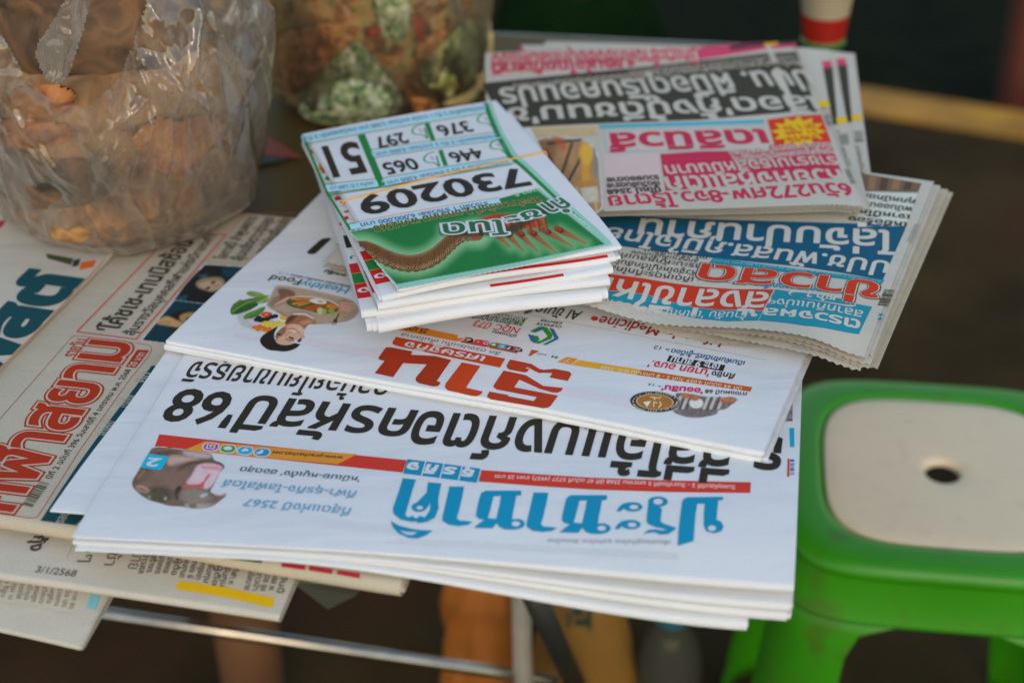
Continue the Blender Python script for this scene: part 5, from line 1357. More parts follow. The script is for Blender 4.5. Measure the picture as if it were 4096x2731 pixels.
for i, (q, r) in enumerate(gpages[:3]):
    W = q.W; s = .004
    rct(q, 'banner', .0, .016, W - .004, .034, LR); rct(q, 'banner', .0, .034, W - .004, .047, LG); rct(q, 'banner', .0, .047, W - .004, .060, LR)
    if i < 2: rct(q, 'banner', .045 + .03 * i, .0012, .155 - .03 * i, .0042, LR)
    for y in (.0338, .0470): rct(q, 'banner', .0, y - .0003, W - .004, y + .0003, I(210, 160, 60), 2)
    q.text_uv('headline', 'ทีเด็ดปากแดง', np.array([.10, .028]), np.array([-1.0, 0]), .0985, .0055, WHT, .02)
    q.text_uv('lettering', '2568 ม.ค. 2 วันที่งวด', np.array([.07, .058]), np.array([-1.0, 0]), .066, .004, I(80, 70, 120), .02)
    q.text_uv('headline', '74 1', np.array([.05, .098]), np.array([-1.0, 0]), .048, .016, BLK, .03)
    q.text_uv('lettering', '6.00 บ', np.array([.03, .070]), np.array([-1.0, 0]), .028, .004, I(60, 110, 150), .02)
    rr = random.Random(20 + i)
    for k in range(60):
        u = .001 + rr.random() * .022; v = .105 + rr.random() * .13; a = rr.random() * 6; R = .0016 + rr.random() * .0026
        m = rr.choice([LR, LR, LR, I(220, 170, 50), LG, I(120, 160, 190)])
        P = np.array([(u + R * (1 + .35 * math.sin(5 * t + a)) * math.cos(t), v + R * (1 + .35 * math.sin(5 * t + a)) * math.sin(t)) for t in np.linspace(0, 2 * math.pi, 14)[:-1]])
        P[:, 0] = np.maximum(P[:, 0], .0006); PP, T = fill([P]); q.add('logo', PP, T, m, 1)
    q.build(r)

# the rubber band round the pile
def rubber_band():
    a = pg_g.uv(*[np.array(v) for v in ((1150 + 250 * .61865 - 0) * 1.0, (380 + 722 * .61865) * 1.0)]) if False else None
    pg_g.crop = k_c1
    q = pg_g.uv([252, 1530], [722, 402]); pg_g.crop = None
    A, B = q; d = (B - A) / np.linalg.norm(B - A)
    A = A + d * (-(A[0] - .0005) / d[0] - .002); B = B + d * ((pg_g.W + .0005 - B[0]) / d[0])
    pts = [pg_g.world(*[np.array(c) for c in (A + (B - A) * t)], .0007) for t in np.linspace(0, 1, 22)]
    lo = [.0, .004, .012, .022]
    end = [Vector(pts[-1]) + Vector((.0012 + .001 * i, 0, -z)) for i, z in enumerate(lo)]
    st = [Vector(pts[0]) + Vector((-.0012 - .0012 * i, 0, -z)) for i, z in enumerate(lo)]
    loop = st[::-1] + [Vector(x) for x in pts] + end
    bm = bmesh.new(); tube(bm, loop + [Vector(loop[0]) + Vector((.01, 0, 0))], .00062, 8)
    tag(bm_obj('rubber_band', bm, solid_mat('amber_rubber', ink(208, 158, 60), .4, spec=.5)), 'thin amber rubber band round the green lottery leaflets', 'rubber band')
rubber_band()

# ================================================================== cream tabloid turned a quarter
p = pg_b; p.crop = k_m3
BR = I(164, 46, 20); CB_ = paper_mat(ink(178, 174, 166), name='unprinted_cream', fibre=.08, bump=0); BK = I(50, 50, 40); TL = I(14, 70, 84)
for b_, m, ly in ((.072, BR, 1), (.047, CB_, 2), (.022, BR, 3)): p.text('masthead', 'กีฬาสยาม', (88, 1462), (1036, 152), (668, 190), m, b_, ly)
p.text('masthead', 'รายวัน', (590, 252), (694, 118), (505, 246), BR, .02)
p.poly('banner', [(1076, 192), (1172, 198), (1064, 338), (984, 327)], BR, 1); p.text('banner', '20 บาท', (1056, 330), (1140, 222), (1014, 324), CB_, .02, 2)
p.text('lettering', 'ปีที่ 2 ฉบับที่ 396 วันเสาร์ที่ 4 มกราคม พ.ศ. 2568', (402, 1206), (1030, 352), (366, 1198), BK, .012)
p.stroke('banner', [(-200, 990), (0, 735), (300, 396), (560, 100), (590, 84), (640, 88), (1120, 150), (1180, 165), (1190, 190), (1170, 240), (1000, 450), (620, 990), (320, 1465), (290, 1505), (240, 1512), (0, 1478), (-200, 1450)], 6, BR, 1)
p.poly('banner', [(318, 1532), (470, 1300), (600, 1108), (880, 720), (1190, 318), (1500, 330), (900, 1300), (592, 1568)], TL, 1)
for s_, a, b_, t in (('ชลบุรี', (490, 1560), (570, 1440), (440, 1540)), ('จัดใหญ่', (840, 870), (910, 760), (780, 850)), ('มวยไทย', (1010, 650), (1080, 560), (950, 630)), ('ยืน', (1150, 450), (1190, 380), (1080, 440))): p.text('headline', s_, a, b_, t, I(160, 166, 160), .02)
p.barcode('barcode', (170, 1408), (310, 1222), (250, 1430), I(80, 78, 60), 22, 8)
p.crop = k_m9
p.stroke('banner', [(20, 1286), (575, 1357), (1330, 478), (1420, 372), (880, 372), (720, 566)], 17, I(184, 62, 40), 1, True)
p.text('headline', "'โค้ชเช-เทนนิสซ้อม", (384, 1290), (1120, 440), (272, 1245), BK, .03)
p.text('headline', 'ลุ้นรางวัลบุคคลกีฬาแห่งปีทองคำ', (548, 1322), (1330, 384), (478, 1306), BK, .022)
p.stroke('banner', [(2300, 178), (1600, 172), (1240, 634), (1500, 640)], 6, I(190, 120, 80), 1)
for s_, a, b_, t in (('โอกาสนี้ ลำพูนพลาด', (1412, 608), (1716, 212), (1338, 596)), ('ลุ้นแข้งดาวรุ่งลุย', (1566, 622), (1880, 222), (1490, 606)), ('แชมป์เปียนส์ลีกเอเชีย', (1780, 560), (2032, 226), (1706, 548)), ('บุกชนช้าง', (1960, 480), (2180, 240), (1900, 470))): p.text('headline', s_, a, b_, t, BK, .02)
def face_a(c):
    b = c.poly([(1222, 655), (1485, 672), (1500, 800), (1230, 1026), (930, 986), (1070, 800)][:], (30, 34, 34), 5); c.a *= 0
    b = 1 - sstep(-3, 3, c.dist_poly([(1222, 655), (1640, 682), (1400, 1050), (1230, 1026), (930, 986), (1070, 818)])); c.put(b, ink(30, 34, 34))
    c.poly([(960, 960), (1060, 940), (1040, 1000), (950, 990)], (28, 78, 98), 14, clip=b); c.poly([(1150, 760), (1250, 745), (1220, 790)], (80, 110, 130), 16, .6, clip=b); c.poly([(1380, 690), (1560, 690), (1460, 780), (1400, 760)], (24, 66, 86), 20, clip=b)
    c.poly([(1130, 830), (1180, 790), (1300, 770), (1400, 780), (1420, 860), (1300, 920), (1200, 890), (1150, 870)], (146, 132, 110), 12, clip=b); c.poly([(1150, 840), (1250, 810), (1380, 800), (1400, 860), (1290, 912), (1200, 880)], (188, 160, 134), 14, clip=b)
    c.ell(1300, 825, 24, 12, (60, 46, 38), -30, .4, clip=b); c.ell(1250, 878, 26, 12, (60, 46, 38), -30, .4, clip=b); c.line([(1300, 860), (1350, 850)], 10, (150, 110, 90), 6, .8); c.a = b
p.paint('photo', (920, 640, 1660, 1060), 7, face_a)
def face_b(c):
    b = 1 - sstep(-3, 3, c.dist_poly([(940, 988), (1400, 1052), (1100, 1430), (870, 1395), (632, 1366), (790, 1170)])); c.put(b, ink(20, 56, 70))
    c.poly([(880, 1140), (950, 1090), (1080, 1080), (1160, 1100), (1100, 1180), (980, 1180), (900, 1160)], (36, 32, 26), 10, clip=b); c.poly([(980, 1130), (1080, 1100), (1160, 1110), (1120, 1180), (1060, 1210), (990, 1190)], (170, 140, 100), 12, clip=b)
    c.ell(1070, 1165, 34, 14, (54, 42, 34), -30, .4, clip=b); c.ell(1120, 1130, 18, 10, (54, 42, 34), -30, .4, clip=b)
    c.poly([(780, 1180), (860, 1130), (960, 1180), (1060, 1220), (1000, 1260), (880, 1230), (760, 1215)], (190, 156, 108), 10, clip=b); c.line([(800, 1190), (900, 1190)], 5, (130, 100, 66), 4); c.line([(800, 1208), (900, 1212)], 5, (130, 100, 66), 4)
    c.poly([(900, 1240), (1020, 1260), (960, 1300), (930, 1270)], (40, 44, 46), 10, clip=b); c.poly([(960, 1240), (990, 1250), (985, 1275)], (150, 60, 40), 6, clip=b); c.a = b
p.paint('photo', (620, 980, 1420, 1440), 7, face_b)
p.crop = k_c6
p.poly('banner', [(840, 262), (1452, 332), (1450, 348), (838, 274)], I(40, 96, 40), 1); p.poly('banner', [(1560, 345), (1692, 360), (1688, 386), (1556, 368)], I(196, 50, 76), 1); p.poly('banner', [(1712, 362), (1842, 382), (1838, 408), (1708, 388)], I(196, 50, 76), 1); p.poly('banner', [(1868, 386), (1994, 404), (1990, 432), (1864, 410)], I(196, 50, 76), 1)
p.build(r_b)

# ================================================================== teal lettered paper, lower sheets
p = pg_p; p.crop = k_c5
p.text('masthead', 'โพสต์', (-150, 880), (364, 352), (196, 330), TL, .06)
p.stroke('banner', [(-60, 824), (0, 756), (220, 536), (468, 270)], 7, I(186, 110, 60), 1)
p.poly('banner', [(205, 240), (330, 262), (318, 292), (212, 262)], I(66, 76, 48), 1); p.poly('banner', [(362, 280), (432, 268), (420, 300), (356, 314)], I(206, 100, 36), 1); p.poly('banner', [(330, 270), (362, 262), (350, 296), (322, 300)], I(40, 60, 50), 1)
p.poly('banner', [(-40, 100), (30, 90), (10, 120), (-40, 150)], I(180, 40, 40), 1)
p.build(r_p)
p = pg_l2; p.crop = k_c6
p.poly('banner', [(986, 444), (1250, 480), (1520, 540), (1506, 596), (1250, 536), (974, 492)], I(222, 176, 16), 1)
rr = random.Random(5)
for i in range(18):
    x = 790 + i * 45; y = 306 + i * 7.2
    if i in (12,): continue
    p.text('lettering', filler(rr, 6), (x + 6, y - 10), (x - 24, y + 74 + rr.random() * 26), (x + 30, y - 4), I(84, 82, 78), .02)
for s_, x, y in (('6ๆ', 470, 250), ('เช้า', 600, 268), ('ขาย', 730, 286)): p.text('headline', s_, (x + 10, y), (x - 26, y + 92), (x + 60, y + 10), I(84, 82, 78), .0)
p.text('headline', 'กุ้ง', (190, 200), (165, 280), (240, 212), I(70, 68, 62), .04)
p.text('lettering', '3/1/2568', (192, 398), (414, 424), (196, 362), I(90, 88, 84), .01)
p.stroke('lettering', [(400, 250), (372, 320)], 5, I(150, 150, 150))
p.build(r_l2)
p = pg_l3; p.crop = k_c6
for i in range(11):
    x = -20 + i * 42; y = 400 + i * 7
    p.text('lettering', filler(rr, 8), (x + 20, y), (x - 18, y + 118 + rr.random() * 16), (x + 40, y + 4), I(120, 122, 124), .01)
p.poly('banner', [(512, 478), (574, 490), (532, 606), (478, 596)], I(120, 186, 208), 1)
p.stroke('lettering', [(-60, 560), (200, 590), (440, 640)], 3, I(170, 172, 174))
p.build(r_l3)
# ------------------------------------------------------------------ food bags
def ray_y(x, y, Y):
    d = _R * ((x - PCX) / FPX) - _U * ((y - PCY) / FPX) + _f
    return CAMP + d * (Y / d[1])

def film_mat(name, tint=(.80, .78, .74), base=.22, edge=.75, line=.55, crinkle=60, stretch=.22, rough=.16, bump=.7, gloss=1.6):
    m, n, l, p = new_mat(name)
    out = n['Material Output']
    tc = n.new('ShaderNodeTexCoord'); mp = n.new('ShaderNodeMapping'); mp.inputs['Scale'].default_value = (1, 1, stretch)
    l.new(tc.outputs['Object'], mp.inputs['Vector'])
    n1 = n.new('ShaderNodeTexNoise'); n1.inputs['Scale'].default_value = crinkle; n1.inputs['Detail'].default_value = 5; n1.inputs['Distortion'].default_value = .8
    l.new(mp.outputs[0], n1.inputs['Vector'])
    # thin bright creases where the noise crosses its middle
    sb = n.new('ShaderNodeMath'); sb.operation = 'SUBTRACT'; sb.inputs[1].default_value = .5; l.new(n1.outputs['Fac'], sb.inputs[0])
    ab = n.new('ShaderNodeMath'); ab.operation = 'ABSOLUTE'; l.new(sb.outputs[0], ab.inputs[0])
    cr = n.new('ShaderNodeMapRange'); cr.inputs[1].default_value = 0.0; cr.inputs[2].default_value = .03; cr.inputs[3].default_value = line; cr.inputs[4].default_value = 0
    l.new(ab.outputs[0], cr.inputs[0])
    n3 = n.new('ShaderNodeTexNoise'); n3.inputs['Scale'].default_value = 14; n3.inputs['Detail'].default_value = 3; l.new(mp.outputs[0], n3.inputs['Vector'])
    pm = n.new('ShaderNodeMapRange'); pm.inputs[1].default_value = .42; pm.inputs[2].default_value = .68; pm.inputs[3].default_value = .15; pm.inputs[4].default_value = 1.0
    l.new(n3.outputs['Fac'], pm.inputs[0])
    ml = n.new('ShaderNodeMath'); ml.operation = 'MULTIPLY'; l.new(cr.outputs[0], ml.inputs[0]); l.new(pm.outputs[0], ml.inputs[1])
    lw = n.new('ShaderNodeLayerWeight'); lw.inputs['Blend'].default_value = .35
    mf = n.new('ShaderNodeMapRange'); mf.inputs[3].default_value = base; mf.inputs[4].default_value = edge; l.new(lw.outputs['Facing'], mf.inputs[0])
    ad = n.new('ShaderNodeMath'); ad.operation = 'ADD'; ad.use_clamp = True; l.new(mf.outputs[0], ad.inputs[0]); l.new(ml.outputs[0], ad.inputs[1])
    n2 = n.new('ShaderNodeTexNoise'); n2.inputs['Scale'].default_value = crinkle * 2.2; n2.inputs['Detail'].default_value = 4; n2.inputs['Distortion'].default_value = 1.5
    l.new(mp.outputs[0], n2.inputs['Vector'])
    bp = n.new('ShaderNodeBump'); bp.inputs['Strength'].default_value = bump; bp.inputs['Distance'].default_value = .004; l.new(n2.outputs['Fac'], bp.inputs['Height'])
    df = n.new('ShaderNodeBsdfDiffuse'); df.inputs[0].default_value = tint + (1,); l.new(bp.outputs[0], df.inputs['Normal'])
    tl = n.new('ShaderNodeBsdfTranslucent'); tl.inputs[0].default_value = tint + (1,); l.new(bp.outputs[0], tl.inputs['Normal'])
    m1 = n.new('ShaderNodeMixShader'); m1.inputs[0].default_value = .5; l.new(df.outputs[0], m1.inputs[1]); l.new(tl.outputs[0], m1.inputs[2])
    tr = n.new('ShaderNodeBsdfTransparent'); tr.inputs[0].default_value = (.97, .96, .94, 1)
    m2 = n.new('ShaderNodeMixShader'); l.new(ad.outputs[0], m2.inputs[0]); l.new(tr.outputs[0], m2.inputs[1]); l.new(m1.outputs[0], m2.inputs[2])
    gl = n.new('ShaderNodeBsdfGlossy'); gl.inputs['Roughness'].default_value = rough; gl.inputs[0].default_value = (1, .97, .93, 1); l.new(bp.outputs[0], gl.inputs['Normal'])
    fr = n.new('ShaderNodeFresnel'); fr.inputs[0].default_value = 1.5; l.new(bp.outputs[0], fr.inputs['Normal'])
    fm = n.new('ShaderNodeMath'); fm.operation = 'MULTIPLY'; fm.inputs[1].default_value = gloss; fm.use_clamp = True; l.new(fr.outputs[0], fm.inputs[0])
    m3 = n.new('ShaderNodeMixShader'); l.new(fm.outputs[0], m3.inputs[0]); l.new(m2.outputs[0], m3.inputs[1]); l.new(gl.outputs[0], m3.inputs[2])
    l.new(m3.outputs[0], out.inputs['Surface'])
    return m

def food_mat(name, stops, scale=60, rough=.55, detail=4, vor=True):
    m, n, l, p = new_mat(name)
    tc = n.new('ShaderNodeTexCoord')
    nz = n.new('ShaderNodeTexNoise'); nz.inputs['Scale'].default_value = scale; nz.inputs['Detail'].default_value = detail; nz.inputs['Distortion'].default_value = .6
    l.new(tc.outputs['Object'], nz.inputs['Vector'])
    src = nz.outputs['Fac']
    if vor:
        vo = n.new('ShaderNodeTexVoronoi'); vo.inputs['Scale'].default_value = scale * 1.3; l.new(tc.outputs['Object'], vo.inputs['Vector'])
        sp = n.new('ShaderNodeSeparateColor'); l.new(vo.outputs['Color'], sp.inputs[0])
        mx = n.new('ShaderNodeMix'); mx.inputs[0].default_value = .5; l.new(nz.outputs['Fac'], mx.inputs[2]); l.new(sp.outputs[0], mx.inputs[3]); src = mx.outputs[0]
    cr = n.new('ShaderNodeValToRGB'); e = cr.color_ramp.elements
    e[0].position = stops[0][0]; e[0].color = (*stops[0][1], 1); e[1].position = stops[-1][0]; e[1].color = (*stops[-1][1], 1)
    for q, c in stops[1:-1]: k = e.new(q); k.color = (*c, 1)
    l.new(src, cr.inputs[0]); l.new(cr.outputs[0], p.inputs['Base Color']); p.inputs['Roughness'].default_value = rough
    bp = n.new('ShaderNodeBump'); bp.inputs['Strength'].default_value = .6; bp.inputs['Distance'].default_value = .004; l.new(src, bp.inputs['Height']); l.new(bp.outputs[0], p.inputs['Normal'])
    return m

def ridged(x, y, seed, oct=3):
    s = 0; a = .5; t = 0
    for k in range(oct):
        s = s + a * (1 - np.abs(2 * vnoise(x * 2 ** k, y * 2 ** k, seed + 31 * k) - 1)); t += a; a *= .5
    return s / t

def film(name, cx, cy, prof, mat, root, seed=1, fold=.010, N=260, M=150, hole=None, squash=1.0, ang=0.0, creases=(), crumple=None):
    """thin bag wall: lathe profile with broad folds, sharp creases and crumpled zones"""
    pr = np.array([q[0] for q in prof]); pz = np.array([q[1] for q in prof]); tt = np.linspace(0, 1, len(prof))
    T, A = np.meshgrid(np.linspace(0, 1, M + 1), np.linspace(0, 2 * math.pi, N, endpoint=False), indexing='ij')
    R = np.interp(T, tt, pr); Z = np.interp(T, tt, pz)
    ca, sa = np.cos(A), np.sin(A)
    w = fbm(ca * 1.5 + 7, sa * 1.5 + Z * 9 + 7, seed) - .5
    rid = lambda f, k, sd: np.abs(2 * fbm(ca * f + 9 + Z * 3, sa * f + Z * k + 9, sd, 2) - 1)
    d = fold * (1.9 * w + 1.1 * (rid(2.2, 9, seed + 3) - .25) + .35 * (rid(5, 26, seed + 9) - .25))
    if crumple is not None:
        cz = crumple(A, Z)
        d = d + cz * (1.0 * (rid(6, 42, seed + 21) - .22) + .8 * (fbm(ca * 7 + 4, sa * 7 + Z * 55, seed + 23, 3) - .5) + .25 * (rid(14, 110, seed + 25) - .22))
    for (a0, z0, a1, z1, h, wd) in creases:
        x = (A - a0) * .115; y = Z - z0; ex, ey = (a1 - a0) * .115, z1 - z0; L = math.hypot(ex, ey)
        t = np.clip((x * ex + y * ey) / L ** 2, 0, 1)
        ds = np.hypot(x - t * ex + .004 * np.sin(t * 5 + a0 * 9), y - t * ey)
        d = d + h * np.exp(-ds / wd) * np.sin(math.pi * np.clip(t * .9 + .08, 0, 1)) ** .6
    R = R + d * np.clip(R / .05, 0, 1)
    X = R * ca; Y = R * sa * squash; Z = Z + (fbm(ca * 2 + 3, sa * 2 + T * 3 + 3, seed + 8) - .5) * .012 * np.clip(T * 4, 0, 1)
    Z = np.maximum(Z, pz[0])
    c, s_ = math.cos(ang), math.sin(ang)
    V = np.stack([cx + X * c - Y * s_, cy + X * s_ + Y * c, Z], -1).reshape(-1, 3)
    F = []
    for i in range(M):
        for j in range(N):
            if hole and hole(T[i, j], A[i, j]): continue
            F.append((i * N + j, i * N + (j + 1) % N, (i + 1) * N + (j + 1) % N, (i + 1) * N + j))
    return link_mesh(name, V, F, mat, None, root)

def flap(name, px, Y, mat, root, seed=1, crumple=.012, step=8, lean=.0, curl=.02):
    """loose crumpled piece of film hanging in front of the bag, outline in photograph pixels"""
    px = smooth_loop(px, 2); x0, y0 = px.min(0); x1, y1 = px.max(0)
    nx, ny = int((x1 - x0) / step) + 2, int((y1 - y0) / step) + 2
    X, Yp = np.meshgrid(np.linspace(x0, x1, nx), np.linspace(y0, y1, ny))
    c = Canvas(X, Yp, (0, 0, 0)); d = -c.dist_poly(px)
    V = []
    w = (ridged(X / 120 + Yp / 400 + 3, Yp / 260 + 3, seed, 2) - .6) * 2.0 + (ridged(X / 60, Yp / 95, seed + 4, 2) - .6) * .55 + (fbm(X / 160, Yp / 160, seed + 2) - .5) * 2
    cx = (X - x0) / (x1 - x0) - .5; cyy = (Yp - y0) / (y1 - y0)
    YY = Y - crumple * w - curl * (1 - (2 * cx) ** 2) + lean * (1 - cyy)
    V = np.array([ray_y(a, b, y) for a, b, y in zip(X.ravel(), Yp.ravel(), YY.ravel())])
    idx = np.arange(nx * ny).reshape(ny, nx); ok = d > -step * .3
    F = [(idx[j + 1, i], idx[j + 1, i + 1], idx[j, i + 1], idx[j, i]) for j in range(ny - 1) for i in range(nx - 1) if ok[j, i] and ok[j + 1, i] and ok[j, i + 1] and ok[j + 1, i + 1]]
    return link_mesh(name, V, F, mat, None, root)

def ray_wall(x, y, cx, cy, r):
    """where the sight line meets the front of an upright round wall"""
    d = _R * ((x - PCX) / FPX) - _U * ((y - PCY) / FPX) + _f
    ox, oy = CAMP[0] - cx, CAMP[1] - cy; a = d[0] ** 2 + d[1] ** 2; b = ox * d[0] + oy * d[1]; q = b * b - a * (ox * ox + oy * oy - r * r)
    return CAMP + d * ((-b - math.sqrt(max(q, 0))) / a)

def pillow(name, px, Y, bulge, mat, root=None, seed=1, step=9, rag=.004, wall=None):
    """a filled packet: outline at the distance Y, swelling towards its middle on both sides"""
    px = smooth_loop(px, 2); x0, y0 = px.min(0) - step; x1, y1 = px.max(0) + step
    nx, ny = int((x1 - x0) / step) + 2, int((y1 - y0) / step) + 2
    X, Yp = np.meshgrid(np.linspace(x0, x1, nx), np.linspace(y0, y1, ny))
    d = -Canvas(X, Yp, (0, 0, 0)).dist_poly(px); mx = d.max()
    h = bulge * np.sqrt(np.clip(d / mx, 0, 1))
    rg = rag * (ridged(X / 60, Yp / 60, seed) - .55) * 2 + rag * (fbm(X / 25, Yp / 25, seed + 3) - .5)
    V = []; F = []; idx = np.arange(nx * ny).reshape(ny, nx); ok = d > -step * .5
    for sgn in (1, -1):
        o = len(V)
        off = (sgn * (h + rg * (h > 0))).ravel()
        if wall: V += [ray_wall(a, b, *wall) - np.array([0, o_, 0]) for a, b, o_ in zip(X.ravel(), Yp.ravel(), off)]
        else: V += [ray_y(a, b, Y - o_) for a, b, o_ in zip(X.ravel(), Yp.ravel(), off)]
        for j in range(ny - 1):
            for i in range(nx - 1):
                if ok[j, i] and ok[j + 1, i] and ok[j, i + 1] and ok[j + 1, i + 1]:
                    q = (idx[j + 1, i] + o, idx[j + 1, i + 1] + o, idx[j, i + 1] + o, idx[j, i] + o); F.append(q if sgn > 0 else q[::-1])
    return link_mesh(name, np.array(V), F, mat, None, root)

k_11 = crop(0, 0, .70134); k_12 = crop(1000, 0, .63768)
def big_bag():
    cx, cy = -.301, 1.113
    root = empty('plastic_bag', (cx, cy, .024), 'big crinkled clear carrier bag of brown food on the cream tabloid', 'bag')
    fm = film_mat('clear_film', (.88, .78, .64), base=.07, edge=.76, line=.2, crinkle=16, stretch=.6, rough=.14, bump=.35, gloss=2.0)
    prof = [(.002, .0245), (.07, .0245), (.090, .028), (.101, .040), (.106, .06), (.110, .085), (.116, .115), (.122, .15), (.127, .185), (.124, .22), (.112, .26), (.092, .30), (.07, .34)]
    rr = random.Random(12); D = math.radians; cre = []
    for i in range(46):                                   # pulled creases running down from the knots of the handles
        top = rr.choice([238, 242, 296, 300, 305, 320]) + rr.uniform(-6, 6); bot = top + rr.uniform(-34, 34)
        cre.append((D(top), rr.uniform(.17, .23), D(bot), rr.uniform(.06, .14), rr.uniform(.003, .0085), rr.uniform(.001, .0026)))
    for i in range(26):                                   # slack creases round the base
        a = rr.uniform(190, 350); cre.append((D(a), rr.uniform(.03, .09), D(a + rr.uniform(-30, 30)), rr.uniform(.03, .11), rr.uniform(.001, .003), rr.uniform(.001, .0022)))
    cre += [(D(352), .19, D(318), .075, .006, .003), (D(318), .12, D(300), .03, .005, .002), (D(258), .10, D(275), .03, .004, .002), (D(286), .10, D(290), .028, .004, .002), (D(225), .2, D(232), .05, .005, .0025)]
    def hole(t, a):
        z = np.interp(t, np.linspace(0, 1, len(prof)), [q[1] for q in prof])
        g = (a - D(273)) / D(23)
        return (z > .166 + .05 * g * g) and abs(g) < 1.2
    film('bag_film', cx, cy, prof, fm, root, 5, .010, hole=hole, N=460, M=270, creases=cre,
         crumple=lambda A, Z: .0048 * sstep(.105, .15, Z + .012 * np.sin(A * 7)) * np.exp(-((A - D(278)) / D(52)) ** 4))
    fl = film_mat('loose_film', (.88, .80, .68), base=.16, edge=.7, line=.1, crinkle=30, stretch=.6, rough=.16, bump=.3, gloss=2.6)
    Y = cy - .136
    flap('handle', k_11((185, 280), (300, 120), (400, -60), (540, -80), (500, 100), (440, 300), (385, 470), (300, 492), (235, 420)), Y, fl, root, 3, .008)
    # what the bag holds
    brown = food_mat('brown_food', [(.3, (.12, .055, .02)), (.43, (.38, .17, .055)), (.52, (.56, .29, .11)), (.6, (.30, .13, .045)), (.72, (.62, .36, .16))], 44, vor=False, detail=8, rough=.9)
    orange = food_mat('orange_food', [(.3, (.30, .09, .03)), (.45, (.60, .22, .07)), (.6, (.74, .34, .12)), (.75, (.44, .16, .06))], 46, vor=False, detail=8, rough=.9)
    dark = food_mat('dark_food', [(.3, (.05, .034, .02)), (.48, (.17, .10, .055)), (.6, (.30, .16, .08)), (.75, (.13, .08, .05))], 36, vor=False, detail=8, rough=.9)
    tan = food_mat('tan_food', [(.3, (.20, .09, .035)), (.45, (.46, .25, .11)), (.55, (.60, .36, .18)), (.65, (.30, .15, .065)), (.78, (.5, .28, .14))], 28, vor=False, detail=8, rough=.9)
    def mass(name, lab, z0, z1, r, mat, seed, dx=0, dy=0, grp='food packed in the big bag'):
        bm = bmesh.new()
        pr = [(.001, z0)] + [(r * (math.sin(math.pi * (.16 + .68 * t))) ** .4, z0 + (z1 - z0) * t) for t in np.linspace(0, 1, 24)] + [(.001, z1)]
        def fn(p, a, z, rr):
            k = 1 + .13 * (2 * float(fbm(math.cos(a) * 2.5 + 5, math.sin(a) * 2.5 + z * 30 + 5, seed)) - 1)
            return Vector((p.x * k, p.y * k, z))
        lathe(bm, pr, (cx + dx, cy + dy, 0), 72, fn); bmesh.ops.recalc_face_normals(bm, faces=bm.faces)
        tag(bm_obj(name, bm, mat), lab, 'food', grp)
    mass('food_packet', 'brown food filling the bottom of the big bag', .026, .10, .097, brown, 3)
    mass('food_packet', 'tan food in the upper half of the big bag', .085, .168, .099, tan, 5, 0, .004)
    mass('food_packet', 'dark food standing in the opening at the top of the big bag', .12, .29, .082, dark, 8, .0, .006)
    tag(pillow('food_packet', k_11((740, 800), (800, 730), (900, 650), (1010, 690), (1180, 650), (1300, 690), (1220, 820), (1100, 980), (940, 1000), (820, 920)), cy - .090, .009, orange, seed=4, rag=.002, wall=(cx, cy, .097)), 'orange food lump in the middle of the big bag', 'food', 'food packed in the big bag')
    tag(pillow('food_packet', k_11((-300, 690), (0, 680), (220, 685), (440, 715), (420, 800), (250, 850), (0, 850), (-300, 850)), cy - .090, .009, orange, seed=6, rag=.002, wall=(cx, cy, .097)), 'orange food band at the left of the big bag', 'food', 'food packed in the big bag')
    tag(pillow('food_packet', k_11((-260, 860), (100, 860), (420, 890), (640, 960), (660, 1100), (480, 1180), (200, 1200), (-200, 1200)), cy - .088, .010, dark, seed=9, rag=.002, wall=(cx, cy, .097)), 'dark food packet across the lower left of the big bag', 'food', 'food packed in the big bag')
    tag(pillow('food_packet', k_11((60, 500), (180, 480), (420, 490), (440, 600), (250, 690), (40, 640)), cy - .092, .008, orange, seed=16, rag=.002, wall=(cx, cy, .097)), 'reddish food lump behind the left handle of the big bag', 'food', 'food packed in the big bag')
big_bag()

